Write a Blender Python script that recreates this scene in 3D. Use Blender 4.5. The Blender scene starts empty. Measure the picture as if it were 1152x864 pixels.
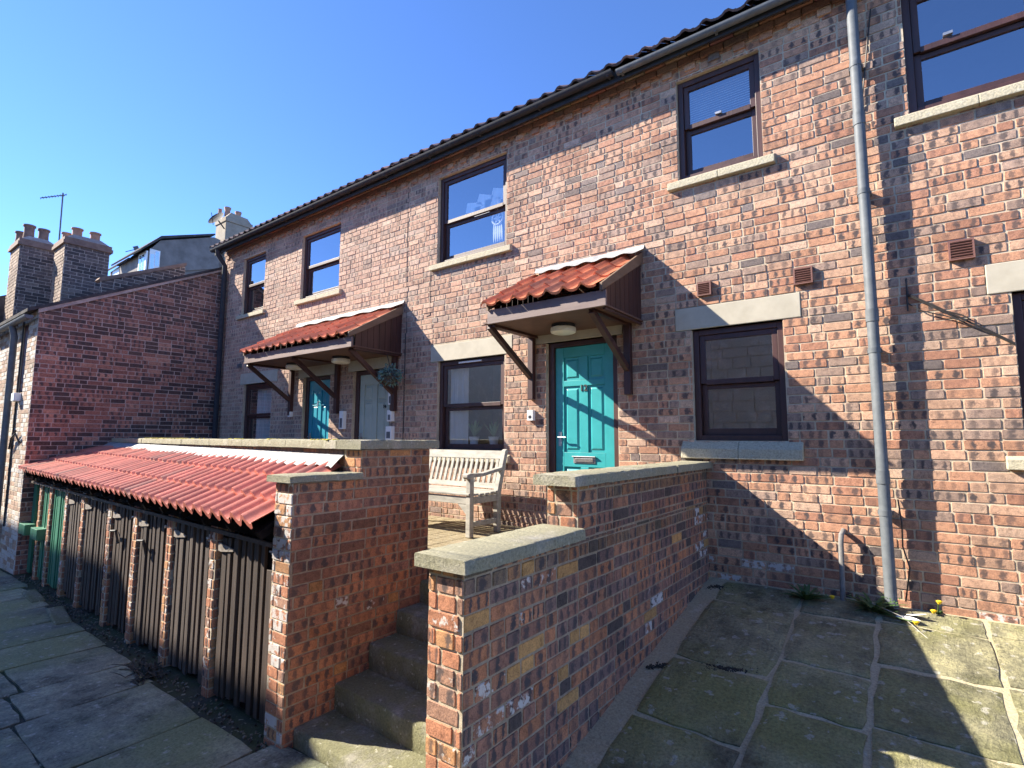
import bpy, math, random
from mathutils import Vector, Matrix, Euler
from math import sin, cos, pi, floor, radians, sqrt
R = random.Random(7)
S = bpy.context.scene
COL = S.collection

# ------------------------------------------------------------------ materials
def new_mat(name):
    m = bpy.data.materials.new(name); m.use_nodes = True
    nt = m.node_tree; nt.nodes.clear()
    out = nt.nodes.new('ShaderNodeOutputMaterial'); b = nt.nodes.new('ShaderNodeBsdfPrincipled')
    nt.links.new(b.outputs[0], out.inputs[0])
    return m, nt, b, out
def N(nt, t, **k):
    n = nt.nodes.new(t)
    for a, v in k.items(): setattr(n, a, v)
    return n
def inp(n, i, v): n.inputs[i].default_value = v
def noise(nt, scale, detail=4, rough=.6, coord='Object', vec=None, stretch=None):
    n = N(nt, 'ShaderNodeTexNoise'); inp(n, 'Scale', scale); inp(n, 'Detail', detail); inp(n, 'Roughness', rough)
    if vec is None:
        tc = N(nt, 'ShaderNodeTexCoord'); vec = tc.outputs[coord]
    if stretch:
        mp = N(nt, 'ShaderNodeMapping'); mp.inputs['Scale'].default_value = stretch
        nt.links.new(vec, mp.inputs['Vector']); vec = mp.outputs[0]
    nt.links.new(vec, n.inputs['Vector'])
    return n
def ramp(nt, fac, stops):
    r = N(nt, 'ShaderNodeValToRGB'); e = r.color_ramp.elements
    while len(e) < len(stops): e.new(.5)
    for i, (p, c) in enumerate(stops):
        e[i].position = p; e[i].color = (*c, 1) if len(c) == 3 else c
    nt.links.new(fac, r.inputs[0]); return r
def mix(nt, fac, a, b, typ='MIX'):
    m = N(nt, 'ShaderNodeMix', data_type='RGBA', blend_type=typ)
    for s, v in ((0, fac), (6, a), (7, b)):
        if hasattr(v, 'links'): nt.links.new(v, m.inputs[s])
        else: m.inputs[s].default_value = v if s == 0 else ((*v, 1) if len(v) == 3 else v)
    return m.outputs[2]
def math_(nt, op, a, b=None, c=None):
    m = N(nt, 'ShaderNodeMath', operation=op)
    for i, v in enumerate((a, b, c)):
        if v is None: continue
        if hasattr(v, 'links'): nt.links.new(v, m.inputs[i])
        else: m.inputs[i].default_value = v
    return m.outputs[0]
def bump(nt, b, h, strength=.3, dist=.01):
    n = N(nt, 'ShaderNodeBump'); inp(n, 'Strength', strength); inp(n, 'Distance', dist)
    nt.links.new(h, n.inputs['Height']); nt.links.new(n.outputs[0], b.inputs['Normal'])
def simple(name, c1, c2, scale=8, rough=.6, bmp=.15, metal=0, stretch=None, dist=.005, lo=.35, hi=.65, spec=None):
    m, nt, b, o = new_mat(name)
    n = noise(nt, scale, 6, .65, stretch=stretch)
    r = ramp(nt, n.outputs[0], [(lo, c1), (hi, c2)])
    nt.links.new(r.outputs[0], b.inputs['Base Color']); inp(b, 'Roughness', rough); inp(b, 'Metallic', metal)
    if spec is not None: inp(b, 'Specular IOR Level', spec)
    if bmp:
        n2 = noise(nt, scale*6, 5, .7, stretch=stretch); bump(nt, b, n2.outputs[0], bmp, dist)
    return m

M = {}
def brick_mat(name, dark=(.068, .056, .058), soot=0.0):
    m, nt, b, o = new_mat(name)
    col = N(nt, 'ShaderNodeAttribute', attribute_name='col')
    wht = N(nt, 'ShaderNodeAttribute', attribute_name='wht')
    uv = N(nt, 'ShaderNodeUVMap', uv_map='bl')
    n1 = noise(nt, 30, 5, .7); n2 = noise(nt, 160, 4, .7); n3 = noise(nt, 7, 3, .6)
    sep = N(nt, 'ShaderNodeSeparateXYZ'); nt.links.new(uv.outputs[0], sep.inputs[0])
    wob = math_(nt, 'MULTIPLY', math_(nt, 'SUBTRACT', n1.outputs[0], .5), 1.0)
    fx = math_(nt, 'ADD', math_(nt, 'SUBTRACT', math_(nt, 'FRACT', sep.outputs[0]), .5), wob)
    fy = math_(nt, 'ADD', math_(nt, 'SUBTRACT', sep.outputs[1], .5), wob)
    d = math_(nt, 'SQRT', math_(nt, 'ADD', math_(nt, 'POWER', math_(nt, 'MULTIPLY', fx, 2.05), 2), math_(nt, 'POWER', math_(nt, 'MULTIPLY', fy, .75), 2)))
    mr = N(nt, 'ShaderNodeMapRange', interpolation_type='SMOOTHSTEP'); nt.links.new(d, mr.inputs[0])
    mr.inputs[1].default_value = .58; mr.inputs[2].default_value = .22; mr.inputs[3].default_value = 0; mr.inputs[4].default_value = 1
    sp = math_(nt, 'MULTIPLY', mr.outputs[0], col.outputs['Alpha'])
    v = ramp(nt, n1.outputs[0], [(.28, (.42, .39, .40)), (.47, (1, 1, 1)), (.72, (1.38, 1.33, 1.25))])
    c = mix(nt, .8, col.outputs['Color'], v.outputs[0], 'MULTIPLY')
    v2 = ramp(nt, n2.outputs[0], [(.32, (.42, .41, .42)), (.5, (1, 1, 1)), (.68, (1.4, 1.36, 1.3))])
    c = mix(nt, .75, c, v2.outputs[0], 'MULTIPLY')
    c = mix(nt, sp, c, dark)
    # flaking white paint and lime
    wn = noise(nt, 21, 6, .62)
    wv = math_(nt, 'ADD', wn.outputs[0], math_(nt, 'MULTIPLY', math_(nt, 'SUBTRACT', wht.outputs['Fac'], .72), .55))
    wm = math_(nt, 'MULTIPLY', ramp(nt, wv, [(.49, (0, 0, 0)), (.55, (.92, .92, .92))]).outputs[0], math_(nt, 'MINIMUM', math_(nt, 'MULTIPLY', wht.outputs['Fac'], 10), 1))
    c = mix(nt, wm, c, (.52, .49, .46))
    n3.inputs['Scale'].default_value = 1.1; n3.inputs['Detail'].default_value = 6
    gr = ramp(nt, n3.outputs[0], [(.32, (.70, .69, .70)), (.5, (1, 1, 1)), (.68, (1.12, 1.11, 1.08))])
    c = mix(nt, 1, c, gr.outputs[0], 'MULTIPLY')
    nt.links.new(c, b.inputs['Base Color']); inp(b, 'Roughness', .88); inp(b, 'Specular IOR Level', .25)
    h = math_(nt, 'ADD', n1.outputs[0], math_(nt, 'MULTIPLY', n2.outputs[0], .5))
    bump(nt, b, h, .65, .006)
    return m
M['brick'] = brick_mat('brick_face')
def mortar_mat(name, c1, c2):
    m, nt, b, o = new_mat(name)
    n = noise(nt, 20, 6, .7); n2 = noise(nt, 240, 3, .7); n3 = noise(nt, 2.2, 3, .6)
    r = ramp(nt, n.outputs[0], [(.3, c1), (.7, c2)])
    c = mix(nt, .8, r.outputs[0], ramp(nt, n2.outputs[0], [(.3, (.6, .6, .6)), (.7, (1.2, 1.2, 1.2))]).outputs[0], 'MULTIPLY')
    c = mix(nt, .8, c, ramp(nt, n3.outputs[0], [(.35, (.72, .72, .74)), (.6, (1.05, 1.05, 1.05))]).outputs[0], 'MULTIPLY')
    nt.links.new(c, b.inputs['Base Color']); inp(b, 'Roughness', .95); inp(b, 'Specular IOR Level', .1)
    bump(nt, b, n2.outputs[0], .7, .004); return m
M['mortar'] = mortar_mat('lime_mortar', (.43, .35, .25), (.60, .51, .385))
M['mortar_dirty'] = mortar_mat('weathered_mortar', (.25, .195, .135), (.42, .335, .24))
M['mortar_grey'] = mortar_mat('grey_mortar', (.36, .29, .25), (.55, .45, .39))
def lichen(name, base1, base2, moss, amt=.55, rough=.9, spots=(.42, .4, .32)):
    m, nt, b, o = new_mat(name)
    n = noise(nt, 9, 8, .7); n2 = noise(nt, 70, 5, .75); n3 = noise(nt, 3.3, 5, .65); n4 = noise(nt, 24, 3, .5)
    c = ramp(nt, n.outputs[0], [(.3, base1), (.68, base2)]).outputs[0]
    c = mix(nt, ramp(nt, n3.outputs[0], [(amt-.08, (1, 1, 1)), (amt+.1, (0, 0, 0))]).outputs[0], moss, c)
    c = mix(nt, ramp(nt, n4.outputs[0], [(.64, (0, 0, 0)), (.69, (.55, .55, .55))]).outputs[0], c, spots)
    c = mix(nt, .8, c, ramp(nt, n2.outputs[0], [(.3, (.5, .5, .5)), (.5, (1, 1, 1)), (.7, (1.35, 1.33, 1.3))]).outputs[0], 'MULTIPLY')
    nt.links.new(c, b.inputs['Base Color']); inp(b, 'Roughness', rough); inp(b, 'Specular IOR Level', .2)
    bump(nt, b, math_(nt, 'ADD', n2.outputs[0], n.outputs[0]), .6, .012); return m
M['coping'] = lichen('lichened_coping', (.20, .185, .15), (.42, .39, .33), (.25, .235, .165), .36)
M['step'] = lichen('mossy_step_stone', (.105, .098, .08), (.32, .30, .24), (.165, .158, .09), .42)
M['sill'] = lichen('sandstone_sill', (.38, .335, .25), (.56, .50, .385), (.42, .375, .27), .32)
M['lintel'] = simple('cast_stone_lintel', (.36, .325, .255), (.43, .39, .31), 5, .85, .25, dist=.003)
M['render'] = simple('grey_render', (.14, .125, .115), (.22, .195, .18), 2, .95, .3)
M['timber'] = simple('brown_stained_timber', (.034, .012, .010), (.062, .024, .020), 9, .5, .2, stretch=(1, 1, .12))
M['bargeboard'] = simple('weathered_brown_board', (.12, .07, .042), (.19, .12, .075), 8, .7, .25, stretch=(.2, .2, 1))
M['fascia'] = simple('faded_brown_fascia', (.12, .078, .07), (.20, .14, .125), 7, .6, .2, stretch=(.15, 1, 1))
M['soffit'] = simple('brown_soffit', (.09, .045, .032), (.13, .07, .05), 6, .7, .1)
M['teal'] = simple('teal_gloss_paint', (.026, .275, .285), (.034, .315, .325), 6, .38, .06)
M['palegreen'] = simple('pale_sage_paint', (.30, .36, .32), (.34, .40, .36), 6, .45, .05)
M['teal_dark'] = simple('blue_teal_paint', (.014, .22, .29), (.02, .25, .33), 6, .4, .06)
def tile_mat(name):
    m, nt, b, o = new_mat(name)
    col = N(nt, 'ShaderNodeAttribute', attribute_name='col')
    n = noise(nt, 14, 6, .7); n2 = noise(nt, 120, 4, .7)
    c = mix(nt, .85, col.outputs['Color'], ramp(nt, n.outputs[0], [(.28, (.7, .68, .68)), (.5, (1, 1, 1)), (.74, (1.2, 1.2, 1.2))]).outputs[0], 'MULTIPLY')
    c = mix(nt, .6, c, ramp(nt, n2.outputs[0], [(.3, (.65, .63, .63)), (.6, (1.1, 1.1, 1.1))]).outputs[0], 'MULTIPLY')
    n3 = noise(nt, 6.5, 5, .7)
    c = mix(nt, ramp(nt, n3.outputs[0], [(.62, (0, 0, 0)), (.74, (.45, .45, .45))]).outputs[0], c, (.20, .15, .125))
    nt.links.new(c, b.inputs['Base Color']); inp(b, 'Roughness', .5); inp(b, 'Specular IOR Level', .5)
    bump(nt, b, n2.outputs[0], .35, .003); return m
M['tile'] = tile_mat('clay_pantile')
M['lead'] = simple('pale_lead_flashing', (.20, .20, .21), (.36, .355, .35), 9, .7, .6, dist=.012)
M['pipe'] = simple('grey_pipe', (.085, .097, .108), (.125, .137, .148), 12, .6, .08, spec=.3)
M['blackpvc'] = simple('black_gutter', (.026, .028, .034), (.042, .044, .050), 10, .8, .05, spec=.2)
M['slate'] = simple('slate', (.04, .038, .040), (.085, .08, .08), 6, .95, .3, spec=.1)
M['bench'] = simple('silvered_bench_timber', (.235, .222, .19), (.385, .36, .305), 20, .75, .35, stretch=(.25, 1, 1), dist=.003)
M['board'] = simple('weathered_black_boards', (.024, .015, .011), (.072, .048, .036), 26, .7, .4, stretch=(1, 1, .06), dist=.003)
M['board_grey'] = simple('greyed_dark_boards', (.032, .022, .017), (.095, .068, .054), 24, .75, .45, stretch=(1, 1, .06), dist=.003)
M['board_brown'] = simple('brown_black_boards', (.022, .013, .009), (.07, .043, .03), 28, .7, .45, stretch=(1, 1, .06), dist=.003)
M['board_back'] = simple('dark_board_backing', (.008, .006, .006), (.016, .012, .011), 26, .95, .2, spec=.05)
M['greenpaint'] = simple('green_door_paint', (.016, .115, .066), (.034, .185, .108), 9, .55, .3, stretch=(1, 1, .2))
M['white'] = simple('white_plastic', (.68, .68, .67), (.76, .76, .75), 8, .4, .02)
M['opal'] = simple('cream_lamp_diffuser', (.62, .60, .52), (.70, .68, .60), 8, .35, .0)
M['metal'] = simple('dull_steel', (.30, .29, .28), (.46, .45, .44), 20, .4, .1, metal=.8)
M['zinc'] = simple('dull_galvanised_strap', (.17, .14, .115), (.32, .28, .24), 18, .6, .2)
M['rustpipe'] = simple('painted_grey_tube', (.14, .135, .13), (.22, .21, .20), 20, .6, .2)
M['ventplastic'] = simple('brown_vent_plastic', (.15, .065, .05), (.19, .085, .065), 10, .6, .05)
M['inside'] = simple('dim_room_wall', (.085, .085, .085), (.11, .11, .11), 2, .9, 0)
M['curtain'] = simple('white_curtain', (.68, .67, .66), (.78, .77, .76), 5, .9, .1, stretch=(6, 1, .2))
M['blind'] = simple('pale_blind_slats', (.55, .57, .60), (.65, .67, .70), 4, .6, 0)
M['leaf'] = simple('green_leaf', (.035, .075, .018), (.075, .13, .035), 12, .6, .1)
M['houseleaf'] = simple('bright_houseplant_leaf', (.14, .25, .09), (.22, .34, .14), 12, .5, .1)
M['darkleaf'] = simple('grey_green_leaf', (.06, .13, .125), (.12, .22, .20), 20, .7, .1)
M['yellow'] = simple('yellow_petal', (.80, .52, .01), (.86, .62, .02), 30, .7, .1)
M['debris'] = simple('dark_leaf_litter', (.022, .020, .016), (.07, .06, .045), 30, .95, .4)
M['gravel'] = simple('grey_grit', (.10, .09, .07), (.20, .18, .14), 60, .95, .6)
M['cable'] = simple('black_cable', (.02, .017, .016), (.03, .026, .024), 10, .6, 0)
M['pot'] = simple('terracotta_pot', (.30, .16, .11), (.38, .22, .15), 8, .85, .2)
M['buffpot'] = simple('sooty_chimney_pot', (.16, .10, .08), (.24, .16, .125), 8, .9, .2)
M['stonewall'] = lichen('coursed_stone', (.50, .44, .35), (.62, .55, .45), (.45, .39, .3), .4)
def flag_mat(name, moss, mossamt):
    m, nt, b, o = new_mat(name)
    col = N(nt, 'ShaderNodeAttribute', attribute_name='col')
    n = noise(nt, 3.2, 9, .72); n2 = noise(nt, 55, 6, .75); n3 = noise(nt, 1.1, 5, .6); n4 = noise(nt, 13, 4, .55)
    n5 = noise(nt, 7, 8, .75, stretch=(1, .22, 1))
    c = mix(nt, .9, col.outputs['Color'], ramp(nt, n.outputs[0], [(.3, (.42, .42, .42)), (.5, (1, 1, 1)), (.7, (1.6, 1.55, 1.42))]).outputs[0], 'MULTIPLY')
    c = mix(nt, .7, c, ramp(nt, n5.outputs[0], [(.35, (.6, .6, .62)), (.5, (1, 1, 1)), (.7, (1.3, 1.28, 1.22))]).outputs[0], 'MULTIPLY')
    n6 = noise(nt, 2.3, 10, .8); c = mix(nt, 1, c, ramp(nt, n6.outputs[0], [(.36, (.36, .36, .37)), (.47, (.95, .95, .95)), (.62, (1.25, 1.24, 1.18))]).outputs[0], 'MULTIPLY')
    c = mix(nt, ramp(nt, n3.outputs[0], [(mossamt, (0, 0, 0)), (mossamt+.17, (.75, .75, .75))]).outputs[0], c, moss)
    c = mix(nt, ramp(nt, n4.outputs[0], [(.62, (0, 0, 0)), (.655, (.6, .6, .6))]).outputs[0], c, (.44, .42, .36))
    c = mix(nt, .75, c, ramp(nt, n2.outputs[0], [(.3, (.38, .38, .38)), (.5, (1, 1, 1)), (.7, (1.5, 1.5, 1.45))]).outputs[0], 'MULTIPLY')
    nt.links.new(c, b.inputs['Base Color']); inp(b, 'Specular IOR Level', .3)
    rr = ramp(nt, n.outputs[0], [(.3, (.6, .6, .6)), (.7, (.9, .9, .9))]); nt.links.new(rr.outputs[0], b.inputs['Roughness'])
    bump(nt, b, math_(nt, 'ADD', math_(nt, 'MULTIPLY', n2.outputs[0], .5), math_(nt, 'ADD', n.outputs[0], n5.outputs[0])), .9, .03); return m
M['flag'] = flag_mat('yard_flagstone', (.235, .23, .075), .45)
M['laneflag'] = flag_mat('lane_flagstone', (.225, .25, .11), .45)
M['joint'] = lichen('sandy_paving_joint', (.42, .37, .27), (.60, .54, .41), (.40, .35, .23), .32)
M['lanejoint'] = lichen('dark_paving_joint', (.035, .034, .032), (.07, .068, .06), (.05, .06, .03), .45)
M['deck'] = lichen('terrace_paving', (.30, .24, .165), (.44, .36, .26), (.26, .21, .13), .35)
def glass_mat():
    m = bpy.data.materials.new('window_glass'); m.use_nodes = True; nt = m.node_tree; nt.nodes.clear()
    o = N(nt, 'ShaderNodeOutputMaterial'); g = N(nt, 'ShaderNodeBsdfGlossy'); t = N(nt, 'ShaderNodeBsdfTransparent')
    inp(g, 'Roughness', .015); g.inputs['Color'].default_value = (.95, .97, 1, 1); t.inputs['Color'].default_value = (.90, .93, .93, 1)
    lw = N(nt, 'ShaderNodeLayerWeight'); inp(lw, 'Blend', .5)
    fr = math_(nt, 'MULTIPLY_ADD', math_(nt, 'POWER', lw.outputs['Facing'], 4.0), .66, .34)
    n = noise(nt, 1.6, 2, .4); bp = N(nt, 'ShaderNodeBump'); inp(bp, 'Strength', .05); inp(bp, 'Distance', .02)
    nt.links.new(n.outputs[0], bp.inputs['Height']); nt.links.new(bp.outputs[0], g.inputs['Normal'])
    x = N(nt, 'ShaderNodeMixShader'); nt.links.new(fr, x.inputs[0]); nt.links.new(t.outputs[0], x.inputs[1]); nt.links.new(g.outputs[0], x.inputs[2])
    nt.links.new(x.outputs[0], o.inputs[0]); return m
M['glass'] = glass_mat()

# ------------------------------------------------------------------ object helpers
def wloc(o):
    p = Vector((0, 0, 0))
    while o: p += o.location; o = o.parent
    return p
class MB:
    """collects faces with per-face attributes; build() links them as one mesh object"""
    def __init__(s): s.v = []; s.f = []; s.mi = []; s.col = []; s.wht = []; s.uv = []; s.mats = []
    def m(s, mat):
        if mat not in s.mats: s.mats.append(mat)
        return s.mats.index(mat)
    def face(s, idx, mat, col=(1, 1, 1, 0), wht=0., uv=None):
        s.f.append(idx); s.mi.append(s.m(mat)); s.col.append(col); s.wht.append(wht)
        s.uv.append(uv if uv else [(0, 0)]*len(idx))
    def pts(s, P): k = len(s.v); s.v.extend([tuple(p) for p in P]); return k
    def quad(s, P, mat, **k): i = s.pts(P); s.face([i+j for j in range(len(P))], mat, **k)
    def box(s, x0, x1, y0, y1, z0, z1, mat, rot=None, piv=None, **k):
        P = [Vector((x, y, z)) for z in (z0, z1) for y in (y0, y1) for x in (x0, x1)]
        if rot:
            c = Vector(piv) if piv else Vector(((x0+x1)/2, (y0+y1)/2, (z0+z1)/2)); mt = Euler(rot).to_matrix()
            P = [c+mt@(p-c) for p in P]
        s.hexa(P, mat, **k)
    def hexa(s, P, mat, **k):
        i = s.pts(P)
        for q in ((0, 2, 3, 1), (4, 5, 7, 6), (0, 1, 5, 4), (2, 6, 7, 3), (0, 4, 6, 2), (1, 3, 7, 5)): s.face([i+j for j in q], mat, **k)
    def beam(s, a, b, w, h, mat, up=(0, 0, 1)):
        a, b = Vector(a), Vector(b); d = (b-a).normalized(); x = d.cross(Vector(up)).normalized(); u = x.cross(d)
        P = [p+x*sx*w/2+u*su*h/2 for p in (a, b) for su in (-1, 1) for sx in (-1, 1)]
        s.hexa(P, mat)
    def prism(s, poly, ax, t0, t1, mat, **k):
        """poly: 2-D points in the two other axes, extruded along axis ax from t0 to t1"""
        def P(p, t): q = [p[0], p[1]]; q.insert(ax, t); return q
        n = len(poly); i = s.pts([P(p, t0) for p in poly]+[P(p, t1) for p in poly])
        s.face([i+j for j in range(n)][::-1], mat, **k); s.face([i+n+j for j in range(n)], mat, **k)
        for j in range(n): s.face([i+j, i+(j+1) % n, i+n+(j+1) % n, i+n+j], mat, **k)
    def tube(s, path, r, mat, n=10, cap=True):
        path = [Vector(p) for p in path]; rings = []; u = None
        rs = r if isinstance(r, (list, tuple)) else [r]*len(path)
        for j, p in enumerate(path):
            d = (path[min(j+1, len(path)-1)]-path[max(j-1, 0)]).normalized()
            if u is None: u = d.cross(Vector((0, 0, 1)) if abs(d.z) < .9 else Vector((1, 0, 0))).normalized()
            else: u = (u-d*u.dot(d)).normalized()
            w = d.cross(u)
            rings.append(s.pts([p+(u*cos(2*pi*q/n)+w*sin(2*pi*q/n))*rs[j] for q in range(n)]))
        for a, b in zip(rings, rings[1:]):
            for q in range(n): s.face([a+q, a+(q+1) % n, b+(q+1) % n, b+q], mat)
        if cap: s.face([rings[0]+q for q in range(n)][::-1], mat); s.face([rings[-1]+q for q in range(n)], mat)
    def lathe(s, c, prof, mat, n=16):
        rings = [s.pts([(c[0]+r*cos(2*pi*q/n), c[1]+r*sin(2*pi*q/n), c[2]+z) for q in range(n)]) for r, z in prof]
        for a, b in zip(rings, rings[1:]):
            for q in range(n): s.face([a+q, a+(q+1) % n, b+(q+1) % n, b+q], mat)
        s.face([rings[0]+q for q in range(n)][::-1], mat); s.face([rings[-1]+q for q in range(n)], mat)
    def leaf(s, a, b, w, mat, bend=.3, n=4, side=None):
        a, b = Vector(a), Vector(b); d = b-a; L = d.length; sd = side or d.cross(Vector((0, 0, 1)))
        sd = Vector(sd).normalized() if Vector(sd).length > 1e-6 else Vector((1, 0, 0))
        rows = []
        for j in range(n+1):
            t = j/n; c = a+d*t+Vector((0, 0, -bend*L*t*t)); ww = w*sin(pi*(.12+.86*t))**.8
            rows.append(s.pts([c-sd*ww/2, c+Vector((0, 0, -.12*ww)), c+sd*ww/2]))
        for p, q in zip(rows, rows[1:]):
            s.face([p, p+1, q+1, q], mat); s.face([p+1, p+2, q+2, q+1], mat)
    def build(s, name, parent=None, bevel=0, smooth=False, seg=2, angle=30):
        L = wloc(parent) if parent else Vector((0, 0, 0))
        me = bpy.data.meshes.new(name)
        me.from_pydata([(x-L.x, y-L.y, z-L.z) for x, y, z in s.v], [], s.f)
        for mt in s.mats: me.materials.append(mt)
        me.polygons.foreach_set('material_index', s.mi)
        if any(c != (1, 1, 1, 0) for c in s.col):
            a = me.attributes.new('col', 'FLOAT_COLOR', 'CORNER'); w = me.attributes.new('wht', 'FLOAT', 'FACE')
            buf = []; uvb = []
            for f, c, u in zip(s.f, s.col, s.uv):
                buf.extend(list(c)*len(f))
                for q in u: uvb.extend(q)
            a.data.foreach_set('color', buf); w.data.foreach_set('value', s.wht)
            ul = me.uv_layers.new(name='bl'); ul.data.foreach_set('uv', uvb)
        me.update()
        o = bpy.data.objects.new(name, me); COL.objects.link(o)
        if smooth:
            me.polygons.foreach_set('use_smooth', [True]*len(me.polygons)); me.set_sharp_from_angle(angle=radians(angle))
        if parent: o.parent = parent
        if bevel:
            b = o.modifiers.new('bevel', 'BEVEL'); b.width = bevel; b.segments = seg; b.limit_method = 'ANGLE'; b.angle_limit = radians(40)
        return o
def tag(o, label=None, cat=None, group=None, kind=None):
    if label: o['label'] = label
    if cat: o['category'] = cat
    if group: o['group'] = group
    if kind: o['kind'] = kind
    return o
def thing(name, loc, label, cat, group=None):
    o = bpy.data.objects.new(name, None); o.empty_display_size = .2; o.location = loc; COL.objects.link(o)
    return tag(o, label, cat, group)
def one(mb, name, loc, label, cat, group=None, **k):
    """a thing that is one mesh"""
    o = mb.build(name, None, **k); L = Vector(loc)
    for v in o.data.vertices: v.co -= L
    o.location = L; return tag(o, label, cat, group)

# ------------------------------------------------------------------ brickwork
def lerp(a, b, t): return tuple(x+(y-x)*t for x, y in zip(a, b))
def pal_facade(u, z):
    g = min(1, max(0, (-u-1.2)/6.0))                       # grazing glare painted in: bricks turn pinker and greyer towards the left
    r = R.random()
    if r < .38: c = (.40, .205, .125)
    elif r < .60: c = (.45, .275, .185)
    elif r < .76: c = (.33, .155, .098)
    elif r < .92: c = (.28, .195, .155)
    elif r < .955: c = (.13, .11, .108)
    else: c = (.47, .32, .23)
    c = lerp(c, (.41, .295, .235), min(.7, .10+.6*g))
    sp = R.choice((0, .3, .6, .8, .95))*(1-.35*g) if r < .92 else 0  # dark marks fade leftwards too, the same glare put into colour
    return c, sp
def pal_gable(u, z):
    r = R.random()
    if r < .42: c = (.32, .15, .11)
    elif r < .58: c = (.26, .12, .092)
    elif r < .90: c = (.095, .06, .053)
    else: c = (.42, .22, .155)
    c = lerp(c, (.15, .10, .085), min(.6, max(0, (z-.9)*.25)))
    return c, R.choice((0, 0, .6, .8, .9))
def pal_low(u, z):
    r = R.random()
    if r < .30: c = (.33, .155, .092)
    elif r < .54: c = (.26, .132, .095)
    elif r < .70: c = (.39, .165, .085)
    elif r < .88: c = (.185, .115, .098)
    elif r < .955: c = (.085, .065, .06)
    else: c = (.42, .23, .09)
    if -.645 < z < -.56 or z > -.345: c = lerp(c, (.15, .125, .07), R.uniform(.15, .6))       # mossy course under the coping
    return c, R.choice((.4, .7, .85, .95, 1)) if r < .88 else 0
def pal_end(u, z):
    r = R.random()
    if r < .5: c = (.38, .17, .10)
    elif r < .75: c = (.30, .17, .12)
    else: c = (.42, .22, .11)
    return c, R.choice((0, 0, .7, .85))
def pal_stair(u, z):
    c, s = pal_low(u, z); return lerp(c, (.42, .17, .085), .34), s*.9
def pal_chim(u, z):
    r = R.random(); return ((.13, .10, .095) if r < .5 else (.075, .062, .062) if r < .8 else (.18, .14, .125)), R.choice((0, .5))
def pal_sill(u, z): return (.22, .10, .07), 0

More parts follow.
